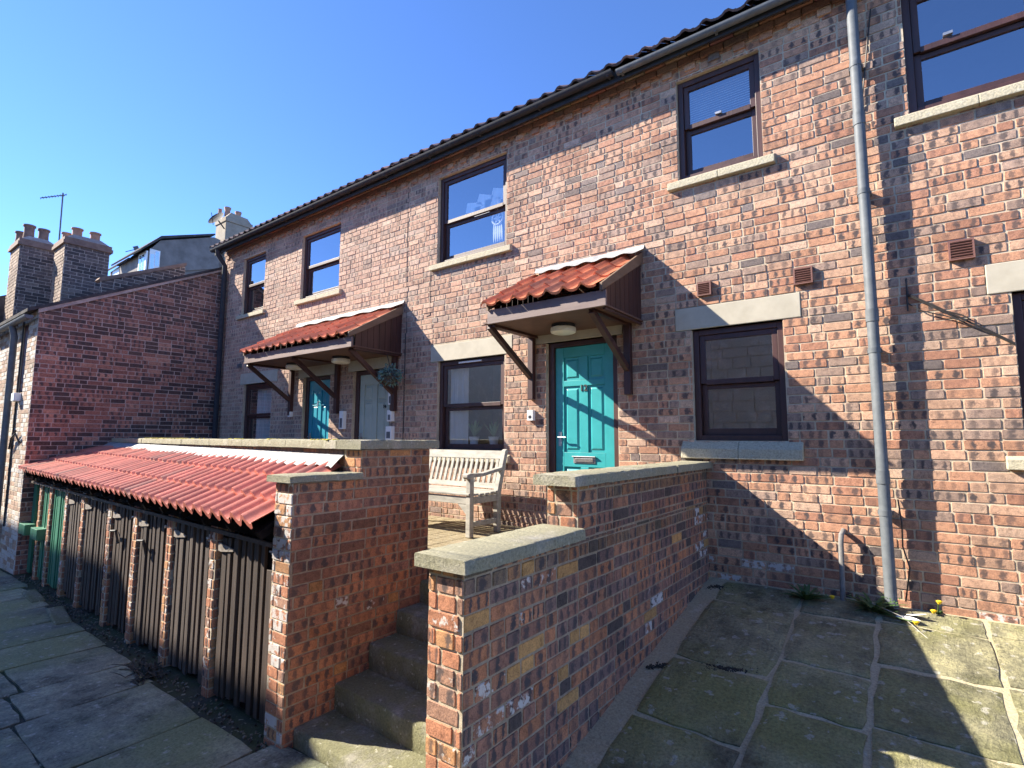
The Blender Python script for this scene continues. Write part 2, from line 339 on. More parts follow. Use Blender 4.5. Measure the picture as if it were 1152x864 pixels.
ROW = .075; ANCH = 1.28 % ROW
def brickwork(mb, O, U, Nn, u0, u1, z0, z1, pal, mortar, holes=(), h=.005, header=.14, bond='stretch', top=None, white=None, depth=.11, reveals=True, bl=.225, rnd=.35, white_col=None):
    """Courses of separate bricks standing h proud of a mortar plane through O (u along U, height along z)."""
    O, U, Nn = Vector(O), Vector(U), Vector(Nn); Z = Vector((0, 0, 1))
    P = lambda u, z, n=0.: (O.x+U.x*u+Nn.x*n, O.y+U.y*u+Nn.y*n, z)
    flip = U.cross(Z).dot(Nn) < 0
    k0 = floor((z0-ANCH)/ROW); k1 = floor((z1-ANCH)/ROW)+1
    J = .0095
    for k in range(k0, k1+1):
        ra, rb = max(z0, ANCH+k*ROW), min(z1, ANCH+(k+1)*ROW)
        if rb-ra < .004: continue
        off = (0 if k % 2 else .5)*bl + R.uniform(-.02, .02)
        cutters = [hl for hl in holes if any(ra+.003 < q < rb-.003 for q in hl[2:4])]
        segs = sorted({u0, u1} | {min(max(q, u0), u1) for hl in cutters for q in hl[:2]})
        bands = []
        for sa, sb in zip(segs, segs[1:]):
            zc = sorted({ra, rb} | {q for hl in cutters if hl[0] < (sa+sb)/2 < hl[1] for q in hl[2:4] if ra+.003 < q < rb-.003})
            bands += [(sa, sb, p, q) for p, q in zip(zc, zc[1:])]
        for us, ue, za, zb in bands:
            zm = (za+zb)/2
            if top is not None: ue = min(ue, top(zb))
            if ue-us < .01: continue
            iv = [(us, ue)]
            for (a, b, c, d) in holes:
                if c < zm < d:
                    nv = []
                    for (p, q) in iv:
                        if b <= p or a >= q: nv.append((p, q)); continue
                        if a > p: nv.append((p, a))
                        if b < q: nv.append((b, q))
                    iv = nv
            for (p, q) in iv:
                mb.quad([P(p, za), P(q, za), P(q, zb), P(p, zb)][::-1 if flip else 1], mortar)
                u = p - ((p-off) % bl) if (p-off) % bl > 1e-4 else p
                first = True
                row_head = bond == 'english' and k % 3 == 0
                while u < q-1e-4:
                    L = bl if not (row_head or R.random() < header) else bl/2
                    a, b = max(u, p), min(u+L, q)
                    u += L
                    if b-a < .022: continue
                    ja = J/2 if a > p+1e-4 else .001; jb = J/2 if b < q-1e-4 else .001
                    wob = R.uniform(-.0018, .0018)
                    aa, bb, zl, zh = a+ja+R.uniform(0, .002), b-jb-R.uniform(0, .002), za+J/2+wob, zb-J/2+wob+R.uniform(-.0012, .0012)
                    if bb-aa < .012 or zh-zl < .012: continue
                    c, sp = pal(O.x+U.x*(aa+bb)/2 if abs(U.x) > .5 else aa, zm)
                    f = R.uniform(.86, 1.15); c = tuple(x*f for x in c)
                    w = white(aa, zm) if white else 0.
                    ns = max(1, round((bb-aa)/.1)); uo = R.uniform(-.38, .38)
                    if R.random() < .25: ns += 1
                    hh = h*R.uniform(.6, 1.5) + (R.random() < .05)*.003; cz = .3*(zh-zl)
                    j = lambda s=.0016: R.uniform(-s, s)
                    cc = min(.0045, .2*(bb-aa)); ch = min(.0045, .22*(zh-zl))
                    ring = [(aa+cc, zl), (bb-cc, zl), (bb, zl+ch), (bb, zh-ch), (bb-cc, zh), (aa+cc, zh), (aa, zh-ch), (aa, zl+ch)]
                    ring = [(x+j(), y+j()) for x, y in ring]
                    mx, mz = (aa+bb)/2, (zl+zh)/2
                    inn = [(mx+(x-mx)*(1-.003/max(.01, (bb-aa)/2)), mz+(y-mz)*(1-.0028/max(.01, (zh-zl)/2))) for x, y in ring]
                    tl = R.uniform(-rnd, rnd)*h
                    i = mb.pts([P(x, y, -.001) for x, y in ring]+[P(x, y, hh+tl*(x-mx)/(bb-aa)) for x, y in inn])
                    uvf = lambda x, y: ((x-aa)/(bb-aa)*ns+uo, (y-zl)/(zh-zl))
                    U1 = [uvf(*t) for t in ring]; U2 = [uvf(*t) for t in inn]
                    C = (*c, sp); mt = M['brick']
                    for e in range(8):
                        g = (e+1) % 8; q4 = [i+e, i+g, i+8+g, i+8+e]; uu = [U1[e], U1[g], U2[g], U2[e]]
                        if flip: q4.reverse(); uu.reverse()
                        mb.face(q4, mt, col=C, wht=w, uv=uu)
                    q8 = [i+8+e for e in range(8)]; u8 = list(U2)
                    if flip: q8.reverse(); u8.reverse()
                    mb.face(q8, mt, col=C, wht=w, uv=u8)
    if reveals:
        for (a, b, c, d) in holes:
            for A, B in (((a, c), (a, d)), ((b, d), (b, c)), ((b, c), (a, c)), ((a, d), (b, d))):
                mb.quad([P(*A, 0), P(*B, 0), P(*B, -depth), P(*A, -depth)], mortar)
X1, Y1 = Vector((1, 0, 0)), Vector((0, 1, 0))

# ------------------------------------------------------------------ pantiles
def pantiles(mb, A, B, C, D, ncol, ncrs, roll=.036, nose=.022, col=(.42, .13, .07), var=.25, prof=8, lift=.02, asym=False):
    """A-B eave, D-C ridge (A under D); each tile its own S-shaped sheet with a thick nose, overlapping the course below"""
    A, B, C, D = map(Vector, (A, B, C, D))
    bil = lambda s, t: (A*(1-s)+B*s)*(1-t)+(D*(1-s)+C*s)*t
    n = (B-A).cross(D-A).normalized()
    if n.z < 0: n = -n
    def prf(t):
        t = t % 1
        if asym:      # steep on the left, long gentle flank on the right
            if t < .20: return roll*(.5-.5*cos(pi*t/.20))
            if t < .66: return roll*(.5+.5*cos(pi*(t-.20)/.46))
            return -.014*sin(pi*(t-.66)/.34)
        return roll*(.5-.5*cos(2*pi*t/.52)) if t < .52 else -.010*sin(pi*(t-.52)/.48)
    for j in range(ncrs):
        for i in range(ncol):
            f = R.uniform(1-var, 1+var*.7); c = tuple(x*f for x in col)
            if R.random() < .08: c = lerp(c, (.22, .12, .09), .6)
            dz = R.uniform(-.004, .004); sk = R.uniform(-.06, .06)
            t0 = (j-.10 + R.uniform(-.012, .012))/ncrs; t1 = (j+1)/ncrs
            if j == 0: t0 = R.uniform(-.02, .012)/ncrs
            rows = []
            for (t, up) in ((t0, lift), ((t0+t1)/2, lift*.5), (t1, 0)):
                rows.append([bil((i+q/prof)/ncol, t)+n*(prf(q/prof)+up+dz*(1-q/prof)) for q in range(prof+1)])
            low = [bil((i+q/prof)/ncol, t0)+n*(prf(q/prof)+lift-nose+dz) for q in range(prof+1)]
            ks = [mb.pts(r) for r in (low, *rows)]
            for a, b in zip(ks, ks[1:]):
                for q in range(prof): mb.face([a+q, a+q+1, b+q+1, b+q], M['tile'], col=(*c, 0))

# ------------------------------------------------------------------ setting: ground
def zyard(y): return max(-1.25-.168*(5.1-y), -2.0)
def zlane(x): return -1.985+.0225*(x+3.4)
def slabs(name, us, rows, zf, mat, joint, gap, palette, crown=.006, top_off=0.):
    """paving: rows of separate stones over a bedding sheet"""
    mb = MB()
    return mb
def stone(mb, x0, x1, y0, y1, zf, mat, c, jit=.02, up=.0, nseg=3, cap=.012):
    """one flagstone with uneven outline, slightly domed, following zf(x, y)"""
    def pt(s, t):
        return x0+(x1-x0)*s, y0+(y1-y0)*t
    ring = []
    for e in range(4):
        for q in range(nseg):
            s, t = [(q/nseg, 0), (1, q/nseg), (1-q/nseg, 1), (0, 1-q/nseg)][e]
            x, y = pt(s, t); ring.append((x+R.uniform(-jit, jit), y+R.uniform(-jit, jit)))
    # knock the corners back
    cx, cy = (x0+x1)/2, (y0+y1)/2
    for e in range(0, 4*nseg, nseg):
        x, y = ring[e]; ring[e] = (x+(cx-x)*.022, y+(cy-y)*.022)
    ta, tb = R.uniform(-.006, .006), R.uniform(-.006, .006)
    z = lambda x, y: zf(x, y)+up+ta*(x-cx)+tb*(y-cy)
    inn = [(cx+(x-cx)*(1-.025/max(.06, abs(x1-x0)/2)), cy+(y-cy)*(1-.025/max(.06, abs(y1-y0)/2))) for x, y in ring]
    n = len(ring)
    i = mb.pts([(x, y, zf(x, y)-.03) for x, y in ring]+[(x, y, z(x, y)) for x, y in ring]+[(x, y, z(x, y)+cap*.6) for x, y in inn]+[(cx, cy, z(cx, cy)+cap)])
    C = (*c, 0)
    for a in (0, n):
        for q in range(n): mb.face([i+a+q, i+a+(q+1) % n, i+a+n+(q+1) % n, i+a+n+q], mat, col=C)
    for q in range(n): mb.face([i+2*n+q, i+2*n+(q+1) % n, i+3*n], mat, col=C)

mb = MB(); mb.quad([(-600, -600, -2.6), (600, -600, -2.6), (600, 600, -2.6), (-600, 600, -2.6)], M['gravel'])
tag(mb.build('ground'), kind='structure')
def sheet(name, xs, ys, zf, mat, dz=0):
    mb = MB(); k = mb.pts([(x, y, zf(x, y)+dz) for y in ys for x in xs]); n = len(xs)
    for j in range(len(ys)-1):
        for i in range(n-1): mb.face([k+j*n+i, k+j*n+i+1, k+(j+1)*n+i+1, k+(j+1)*n+i], mat)
    return mb
rng = lambda a, b, n: [a+(b-a)*i/n for i in range(n+1)]
# yard: sloping flags, sandy joints
mb = sheet('yard', rng(-1.56, 4.0, 30), rng(-4.0, 5.1, 60), lambda x, y: zyard(y)+.004+.003*sin(x*5.1+y*3.3), M['joint'])
YC = [-1.40, -.775, -.262, .345, .93, 1.5, 2.1, 2.7, 3.3, 3.95]
YR = {0: [5.07, 4.66, 3.72, 3.05, 2.3, 1.5, .8, 0, -.9, -1.7, -2.6], 1: [5.07, 4.70, 3.98, 3.47, 2.78, 1.9, 1.2, .4, -.5, -1.4, -2.6], 2: [5.07, 4.79, 4.18, 3.52, 2.85, 2.1, 1.3, .5, -.4, -1.5, -2.6],
      3: [5.07, 4.84, 4.22, 3.55, 2.9, 2.2, 1.3, .4, -.6, -1.6, -2.6]}
for ci in range(len(YC)-1):
    ys = YR[ci] if ci in YR else [y+R.uniform(-.12, .12)-(ci % 2)*.3*(j > 0) for j, y in enumerate(YR[3])]
    for a, b in zip(ys, ys[1:]):
        r = R.random(); c = (.235, .22, .135) if r < .45 else (.19, .18, .115) if r < .75 else (.275, .25, .155)
        stone(mb, YC[ci]+.014, YC[ci+1]-.014, b+.014, a-.014, lambda x, y: zyard(y), M['flag'], c, jit=.013, up=R.uniform(.006, .014), cap=.008, nseg=5)
tag(mb.build('yard_paving'), kind='structure')
# lane: big slate-grey flags, dark thin joints
mb = sheet('lane', rng(-46, -1.56, 60), rng(-9, 2.75, 30), lambda x, y: zlane(x), M['lanejoint'])
x = -1.58
while x > -30:
    w = R.uniform(.62, 1.0)
    y = 1.915-R.uniform(-.03, .07)+(-.038*(x+3.5) if x < -3.5 else 0) if x < -3.2 else 2.06
    while y > -4:
        d = R.uniform(.7, 1.25)
        r = R.random(); c = (.235, .24, .185) if r < .45 else (.28, .275, .205) if r < .8 else (.195, .205, .165)
        stone(mb, x-w+.008, x-.008, y-d+.008, y-.008, lambda X, Y: zlane(X)+.006*sin(Y*2+X), M['laneflag'], c, jit=.010, up=.014, cap=.008, nseg=4)
        y -= d
    x -= w
tag(mb.build('lane_paving'), kind='structure')
# grit and broken edging between the flags and the sheds
mb = sheet('lane_gutter', rng(-11.6, -3.3, 80), rng(1.80, 2.75, 9), lambda x, y: zlane(x)+.002+.004*sin(x*23)*sin(y*31)-.2*(1.86-y if y < 1.86 else 0), M['lanejoint'])
tag(mb.build('lane_gutter_bed'), kind='structure')
mb = MB()
for _ in range(420):
    x = R.uniform(-11.2, -3.4); y = R.gauss(1.965, .045)+(-.038*(x+3.5)); s = R.uniform(.003, .009)
    z = zlane(x)+.014; mb.box(x-s, x+s, y-s*R.uniform(.4, 1), y+s, z-.01, z+s*R.uniform(.5, 1.2), M[R.choice(('gravel', 'gravel', 'debris'))], rot=(R.random(), R.random(), R.random()*3))
tag(mb.build('gravel', bevel=0), 'loose grit, stones and dead leaves along the foot of the sheds', 'grit', kind='stuff')
mb = MB()
CR = []
for (a, b, n) in (((-1.50, 3.50), (-1.36, 3.60), 60), ((-1.36, 3.60), (-1.20, 3.60), 70), ((-1.20, 3.60), (-1.06, 3.72), 70), ((-1.06, 3.72), (-.93, 3.76), 60), ((-1.14, 3.66), (-1.10, 3.88), 30), ((-1.5, 4.85), (-1.35, 4.95), 30)):
    CR += [(a[0]+(b[0]-a[0])*i/6, a[1]+(b[1]-a[1])*i/6+R.uniform(-.02, .02), n//3, .018) for i in range(6)]
for (cx, cy, n, sp) in CR+[q for q in ((-1.44, 3.56, 70, .05), (-1.30, 3.62, 80, .06), (-1.15, 3.66, 80, .05), (-1.02, 3.75, 80, .05), (-.92, 3.80, 40, .04), (-1.42, 4.9, 40, .05), (-.52, 4.45, 14, .06), (-1.2, 4.1, 16, .04), (-.12, 4.66, 20, .05)) if q[0] > -.95 or q[1] > 4]:
    for _ in range(n):
        x, y = R.gauss(cx, sp*1.4), R.gauss(cy, sp*.5); s = R.uniform(.002, .0062)
        if x < -1.5 or y > 5.05: continue
        z = zyard(y)+.011; mb.box(x-s, x+s, y-s*.6, y+s*.6, z-.006, z+s*.4, M['debris'], rot=(R.random(), R.random(), R.random()*3))
tag(mb.build('leaf_litter'), 'dark dried moss and leaf crumbs scattered over the yard flags', 'leaf litter', kind='stuff')
# terrace floor behind the steps
mb = MB()
mb.box(-11.3, -1.76, 3.34, 5.1, -2.3, -1.012, M['mortar_dirty'])
mb.box(-11.3, -3.53, 2.76, 3.34, -2.3, -1.012, M['mortar_dirty'])
x = -11.3
while x < -1.8:
    y = 3.36
    while y < 5.05:
        stone(mb, x+.004, min(x+.2, -1.77)-.004, y+.004, min(y+.1, 5.09)-.004, lambda a, b: -1.006, M['deck'], lerp((.5, .4, .3), (.4, .3, .2), R.random()), jit=.002, cap=.003, nseg=1)
        y += .1
    x += .2
tag(mb.build('terrace_floor'), kind='structure')

# ------------------------------------------------------------------ terraced house
YF = 5.1
HOUSE = thing('terraced_house', (-4.5, 5.1, -1.25), 'two-storey mottled brick terrace with brown sash windows, teal doors and tiled porches', 'house')
# openings  (x0, x1, z0, z1) including lintel and sill zones
W = dict(W3=(-1.725, -.935, 2.60, 3.655), W2=(-5.115, -3.91, 2.40, 3.645), W1=(-8.49, -7.37, 2.42, 3.575), W0=(-10.585, -9.745, 2.43, 3.585), W4=(.142, .97, 2.60, 3.66),
         WL=(-5.07, -3.93, -.185, 1.03), WR=(-1.645, -.843, -.01, 1.055), W00=(-10.32, -9.28, -.18, 1.02), WX=(.637, 1.48, -.10, 1.055))
DOORS = dict(D12=(-3.32, -2.43, -1.0, 1.10), D13=(-8.27, -7.50, -1.0, 1.02), D14=(-6.90, -6.02, -1.0, 1.03))
LINT = [(-5.204, -3.803, 1.03, 1.262), (-1.80, -.692, 1.055, 1.28), (-10.46, -9.1, 1.02, 1.24), (.505, 1.62, 1.055, 1.283), (-3.47, -2.36, 1.10, 1.32), (-8.42, -7.35, 1.02, 1.25), (-7.03, -5.92, 1.03, 1.25)]
holes = list(W.values())+list(DOORS.values())+LINT
def wh_fac(u, z):
    if z < -1.02 and u < -.9: return .75 if R.random() < .4 else 0
    if z < -1.0 and u > .1: return .7 if R.random() < .3 else 0
    return 0
mb = MB()
brickwork(mb, (0, YF, 0), X1, -Y1, -11.4, 2.6, -1.32, 3.93, pal_facade, M['mortar'], holes, h=.0055, white=wh_fac, bl=.211, header=.2)
# dentil course under the eaves
for i in range(58):
    x = -11.3+i*.236; f = R.uniform(.8, 1.15)
    c, sp = pal_facade(x, 3.7)
    mb.box(x, x+.105, YF-.03, YF, 3.715, 3.782, M['brick'], col=(*[v*f for v in c], sp*.5))
for i in range(62):
    x = -11.38+i*.2255; c, sp = pal_facade(x, 3.8)
    c = lerp(c, (.14, .10, .095), .5)  # both upper courses darkened, shade of the eaves put into their colour
    mb.box(x, x+.213, YF-.034, YF, 3.793, 3.857, M['brick'], col=(*c, sp*.5))
    mb.box(x+.1, x+.313, YF-.06, YF, 3.868, 3.93, M['brick'], col=(*[v*R.uniform(.75, 1.1) for v in c], 0))
# body of the house behind the brick face
mb.box(-11.4, 2.6, 11.0, 11.2, -2.4, 3.93, M['render']); mb.box(-11.398, -11.2, YF+.3, 11.0, -2.4, 3.93, M['mortar_grey']); mb.box(2.4, 2.598, YF+.3, 11.0, -2.4, 3.93, M['mortar_grey'])
wall = mb.build('wall', HOUSE)
# vertical movement cracks / sealed joints
mb = MB()
mb.tube([(-5.735, YF-.004, 3.7), (-5.73, YF-.005, 2.6), (-5.70, YF-.004, 1.5)], .006, M['cable'], 6)
mb.tube([(-5.235, YF-.004, 2.39), (-5.232, YF-.005, 1.70), (-5.30, YF-.005, 1.69)], .006, M['cable'], 6)
mb.tube([(-5.72, YF-.006, 1.5), (-5.72, YF-.006, -.9)], .008, M['cable'], 6)
mb.build('wall_cable', HOUSE)

def window(key, z_sill, sash_z=.5, sill=True, sill_over=.10, sill_h=.085, blind=None, curtain=None, rec=.045, slope=False):
    x0, x1, z0, z1 = W[key]
    yf = YF+rec            # outer face of the frame
    mb = MB(); t = M['timber']; fw = .055; sw = .05
    mb.box(x0, x0+fw, yf, yf+.09, z0, z1, t); mb.box(x1-fw, x1, yf, yf+.09, z0, z1, t)
    mb.box(x0+fw, x1-fw, yf, yf+.09, z1-fw, z1, t); mb.box(x0+fw, x1-fw, yf, yf+.09, z0, z0+.05, t)
    zm = z0+(z1-z0)*sash_z
    a, b = x0+fw, x1-fw
    f = mb.build('window', HOUSE, bevel=.004)
    mb = MB()
    # top sash stands forward of the bottom one
    y = yf+.018
    for q in ((a+.002, a+sw, zm, z1-fw-.002), (b-sw, b-.002, zm, z1-fw-.002)): mb.box(q[0], q[1], y, y+.035, q[2], q[3], t)
    mb.box(a+sw, b-sw, y, y+.035, z1-fw-.05, z1-fw-.002, t); mb.box(a+sw, b-sw, y-.003, y+.035, zm-.012, zm+.036, t)
    mb.build('top_sash', f, bevel=.003)
    mb = MB(); y = yf+.055
    for q in ((a+.002, a+sw, z0+.052, zm-.002), (b-sw, b-.002, z0+.052, zm-.002)): mb.box(q[0], q[1], y, y+.034, q[2], q[3], t)
    mb.box(a+sw, b-sw, y, y+.034, zm-.055, zm-.014, t); mb.box(a+sw, b-sw, y, y+.034, z0+.052, z0+.115, t)
    mb.build('bottom_sash', f, bevel=.003)
    mb = MB(); mb.quad([(a+sw-.004, yf+.036, zm+.03), (b-sw+.004, yf+.036, zm+.03), (b-sw+.004, yf+.036, z1-fw-.045), (a+sw-.004, yf+.036, z1-fw-.045)], M['glass'])
    mb.build('pane', f)
    mb = MB(); mb.quad([(a+sw-.004, yf+.072, z0+.11), (b-sw+.004, yf+.072, z0+.11), (b-sw+.004, yf+.072, zm-.05), (a+sw-.004, yf+.072, zm-.05)], M['glass'])
    mb.build('pane', f)
    if sill:
        mb = MB(); s0, s1 = x0-sill_over, x1+sill_over
        zt = z0 if not slope else z_sill+sill_h
        prof = [(YF-.062, z_sill), (YF-.002, z_sill), (YF+rec+.02, z_sill), (YF+rec+.02, z0+.003), (YF-.002, z0-.004), (YF-.058, z_sill+sill_h-.012 if not slope else z_sill+sill_h*.86)]
        n = 1 if x1-x0 < .7 else 2
        for i in range(n):
            mb.prism(prof, 0, s0+(s1-s0)*i/n+.001*i, s0+(s1-s0)*(i+1)/n-.001*(i+1 < n), M['sill'])
        mb.build('sill', f, bevel=.006)
    # the room behind
    mb = MB(); m = M['inside']; d = YF+1.5; yb = yf+.095
    X0, X1_, Z0, Z1 = x0-.25, x1+.25, z0-.2, z1+.15
    P = lambda x, y, z: (x, y, z)
    mb.quad([P(X0, d, Z0), P(X1_, d, Z0), P(X1_, d, Z1), P(X0, d, Z1)], m)
    mb.quad([P(X0, yb, Z0), P(X0, d, Z0), P(X0, d, Z1), P(X0, yb, Z1)], m); mb.quad([P(X1_, yb, Z0), P(X1_, d, Z0), P(X1_, d, Z1), P(X1_, yb, Z1)], m)
    mb.quad([P(X0, yb, Z0), P(X1_, yb, Z0), P(X1_, d, Z0), P(X0, d, Z0)], m); mb.quad([P(X0, yb, Z1), P(X1_, yb, Z1), P(X1_, d, Z1), P(X0, d, Z1)], m)
    for (p, q, r, s) in ((X0, x0+.01, Z0, Z1), (x1-.01, X1_, Z0, Z1), (x0, x1, Z0, z0+.01), (x0, x1, z1-.01, Z1)):
        mb.quad([P(p, yb, r), P(q, yb, r), P(q, yb, s), P(p, yb, s)], m)
    mb.build('room', f)
    if blind:
        mb = MB(); zz = z1-.08
        while zz > z1-blind:
            mb.box(a+.03, b-.03, yf+.14, yf+.165, zz, zz+.003, M['blind'], rot=(.6, 0, 0)); zz -= .025
        mb.build('blind', f)
    if curtain:
        mb = MB(); ca, cb = curtain; n = 60
        k = mb.pts([(ca+(cb-ca)*i/n, yf+.125+.018*sin(i*.95)+.008*sin(i*2.3), z) for z in (z0+.03, z1-.04) for i in range(n+1)])
        for i in range(n): mb.face([k+i, k+i+1, k+n+2+i, k+n+1+i], M['curtain'])
        mb.build('curtain', f, smooth=True)
    return f
f3 = window('W3', 2.495, .52, blind=.42)
f2 = window('W2', 2.31, .47)
window('W1', 2.33, .49)
window('W0', 2.34, .5)
f4 = window('W4', 2.495, .5)
WLw = window('WL', -.285, .50, curtain=(-4.98, -4.66))
window('WR', -.175, .51, slope=True, sill_h=.105, sill_over=.115)
window('W00', -.285, .5, curtain=(-10.1, -9.4))
window('WX', -.2, .5, sill_over=.11)
mb = MB(); mb.box(-5.01, -3.99, YF+.142, YF+.36, -.10, -.076, M['white']); mb.build('window_board', WLw)
# white trickle vent at the head of the kitchen window
mb = MB(); mb.box(-4.72, -4.33, YF+.033, YF+.046, .985, 1.005, M['white']); mb.build('trickle_vent', WLw)
for (x, z, o) in ((-1.33, 3.19, f3), (.42, 3.18, f4)):
    mb = MB(); mb.box(x-.03, x+.03, YF+.04, YF+.066, z, z+.022, M['metal']); mb.build('sash_catch', o)
# lintels
for i, (a, b, c, d) in enumerate(LINT):
    mb = MB(); mb.box(a+.003, b-.003, YF-.010, YF+.12, c+.003, d-.003, M['lintel']); mb.build('lintel', HOUSE, bevel=.006)

def text_mesh(body, size, mat, ext=.004):
    cu = bpy.data.curves.new('numerals', 'FONT'); cu.body = body; cu.size = size; cu.extrude = ext; cu.align_x = 'CENTER'; cu.offset = .0012
    tmp = bpy.data.objects.new('numerals', cu); COL.objects.link(tmp)
    me = bpy.data.meshes.new_from_object(tmp.evaluated_get(bpy.context.evaluated_depsgraph_get()))
    bpy.data.objects.remove(tmp); bpy.data.curves.remove(cu)
    me.materials.clear(); me.materials.append(mat); return me
def door(key, paint, num=None, label=None, letter=True, hinge_left=False, glazed=False):
    x0, x1, z0, z1 = DOORS[key]; t = M['timber']; y = YF+.05; fw = .075
    fr = MB(); fr.box(x0, x0+fw, y, y+.09, z0, z1, t); fr.box(x1-fw, x1, y, y+.09, z0, z1, t); fr.box(x0+fw, x1-fw, y, y+.09, z1-.055, z1, t)
    fr.box(x0-.0, x1, y-.04, y+.09, z0-.02, z0+.03, M['sill'])
    a, b, zt, zb = x0+fw+.003, x1-fw-.003, z1-.058, z0+.033
    yd = y+.028
    mb = MB()
    # six-panel leaf: stiles, rails and sunk panels with raised fields
    w = b-a; st = .11*w/.74; mu = .10*w/.74; H = zt-zb
    px = [(a+st, a+(w-mu)/2), (a+(w+mu)/2, b-st)]
    rz = [(zb+.22, zb+.22+.44), (zb+.22+.44+.16, zb+.22+.44+.16+.74-.0), (zt-.12-.265, zt-.12)]
    if H < 1.96: rz = [(p*H/1.98+zb*(1-H/1.98), q*H/1.98+zb*(1-H/1.98)) for p, q in rz]
    mb.box(a, a+st, yd, yd+.044, zb, zt, paint); mb.box(b-st, b, yd, yd+.044, zb, zt, paint)
    zz = [zb]+[v for r in rz for v in r]+[zt]
    for i in range(0, len(zz), 2): mb.box(a+st, b-st, yd, yd+.044, zz[i], zz[i+1], paint)
    for (p, q) in rz: mb.box(px[0][1], px[1][0], yd, yd+.044, p, q, paint)
    for (p, q) in px:
        for (r, s) in rz:
            mb.box(p, q, yd+.016, yd+.03, r, s, paint)
            g = .045
            o = [(p, yd+.016, r), (q, yd+.016, r), (q, yd+.016, s), (p, yd+.016, s)]
            e = .028
            k = mb.pts([(p+e, yd+.0155, r+e), (q-e, yd+.0155, r+e), (q-e, yd+.0155, s-e), (p+e, yd+.0155, s-e), (p+g, yd+.004, r+g), (q-g, yd+.004, r+g), (q-g, yd+.004, s-g), (p+g, yd+.004, s-g)])
            for j in range(4): mb.face([k+j, k+(j+1) % 4, k+4+(j+1) % 4, k+4+j], paint)
            mb.face([k+4, k+5, k+6, k+7], paint)
    d = mb.build('door', HOUSE, bevel=.003)
    if label: d['label'] = label
    fr.build('frame', d, bevel=.004)
    cx = (a+b)/2
    if letter:
        mb = MB(); zl = zb+.22+.44+.08
        mb.box(cx-.135, cx+.135, yd-.010, yd, zl-.038, zl+.038, M['metal']); mb.box(cx-.112, cx+.112, yd-.02, yd-.010, zl-.024, zl+.018, M['metal'], rot=(.12, 0, 0))
        mb.box(cx-.145, cx+.145, yd-.03, yd-.004, zl+.028, zl+.040, M['metal'])
        mb.build('letterbox', d, bevel=.003)
    mb = MB(); hx = a+.06; zh = 0.0
    mb.box(hx-.018, hx+.018, yd-.008, yd, zh-.08, zh+.08, M['metal']); mb.tube([(hx, yd-.008, zh+.02), (hx, yd-.045, zh+.02), (hx+.02, yd-.05, zh+.02), (hx+.10, yd-.05, zh+.018)], .009, M['metal'], 8)
    mb.build('handle', d, smooth=True)
    if num:
        me = text_mesh(num, .10 if num == '12' else .07, M['cable']); n = bpy.data.objects.new('number', me); COL.objects.link(n); n.parent = d
        n.rotation_euler = (pi/2, 0, 0); n.location = Vector((cx if num == '12' else b-.13, yd-.005, rz[2][0]-.125 if num == '12' else rz[2][0]-.11))-wloc(d)
    return d
d12 = door('D12', M['teal'], '12', 'teal six-panel door numbered 12')
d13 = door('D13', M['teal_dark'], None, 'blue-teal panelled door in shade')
d14 = door('D14', M['palegreen'], '14', 'pale sage panelled door numbered 14', letter=False)
mb = MB(); mb.tube([(-7.885, YF+.07, .60), (-7.885, YF+.045, .60), (-7.885, YF+.04, .53)], .013, M['metal'], 8); mb.build('knocker', d13, smooth=True)

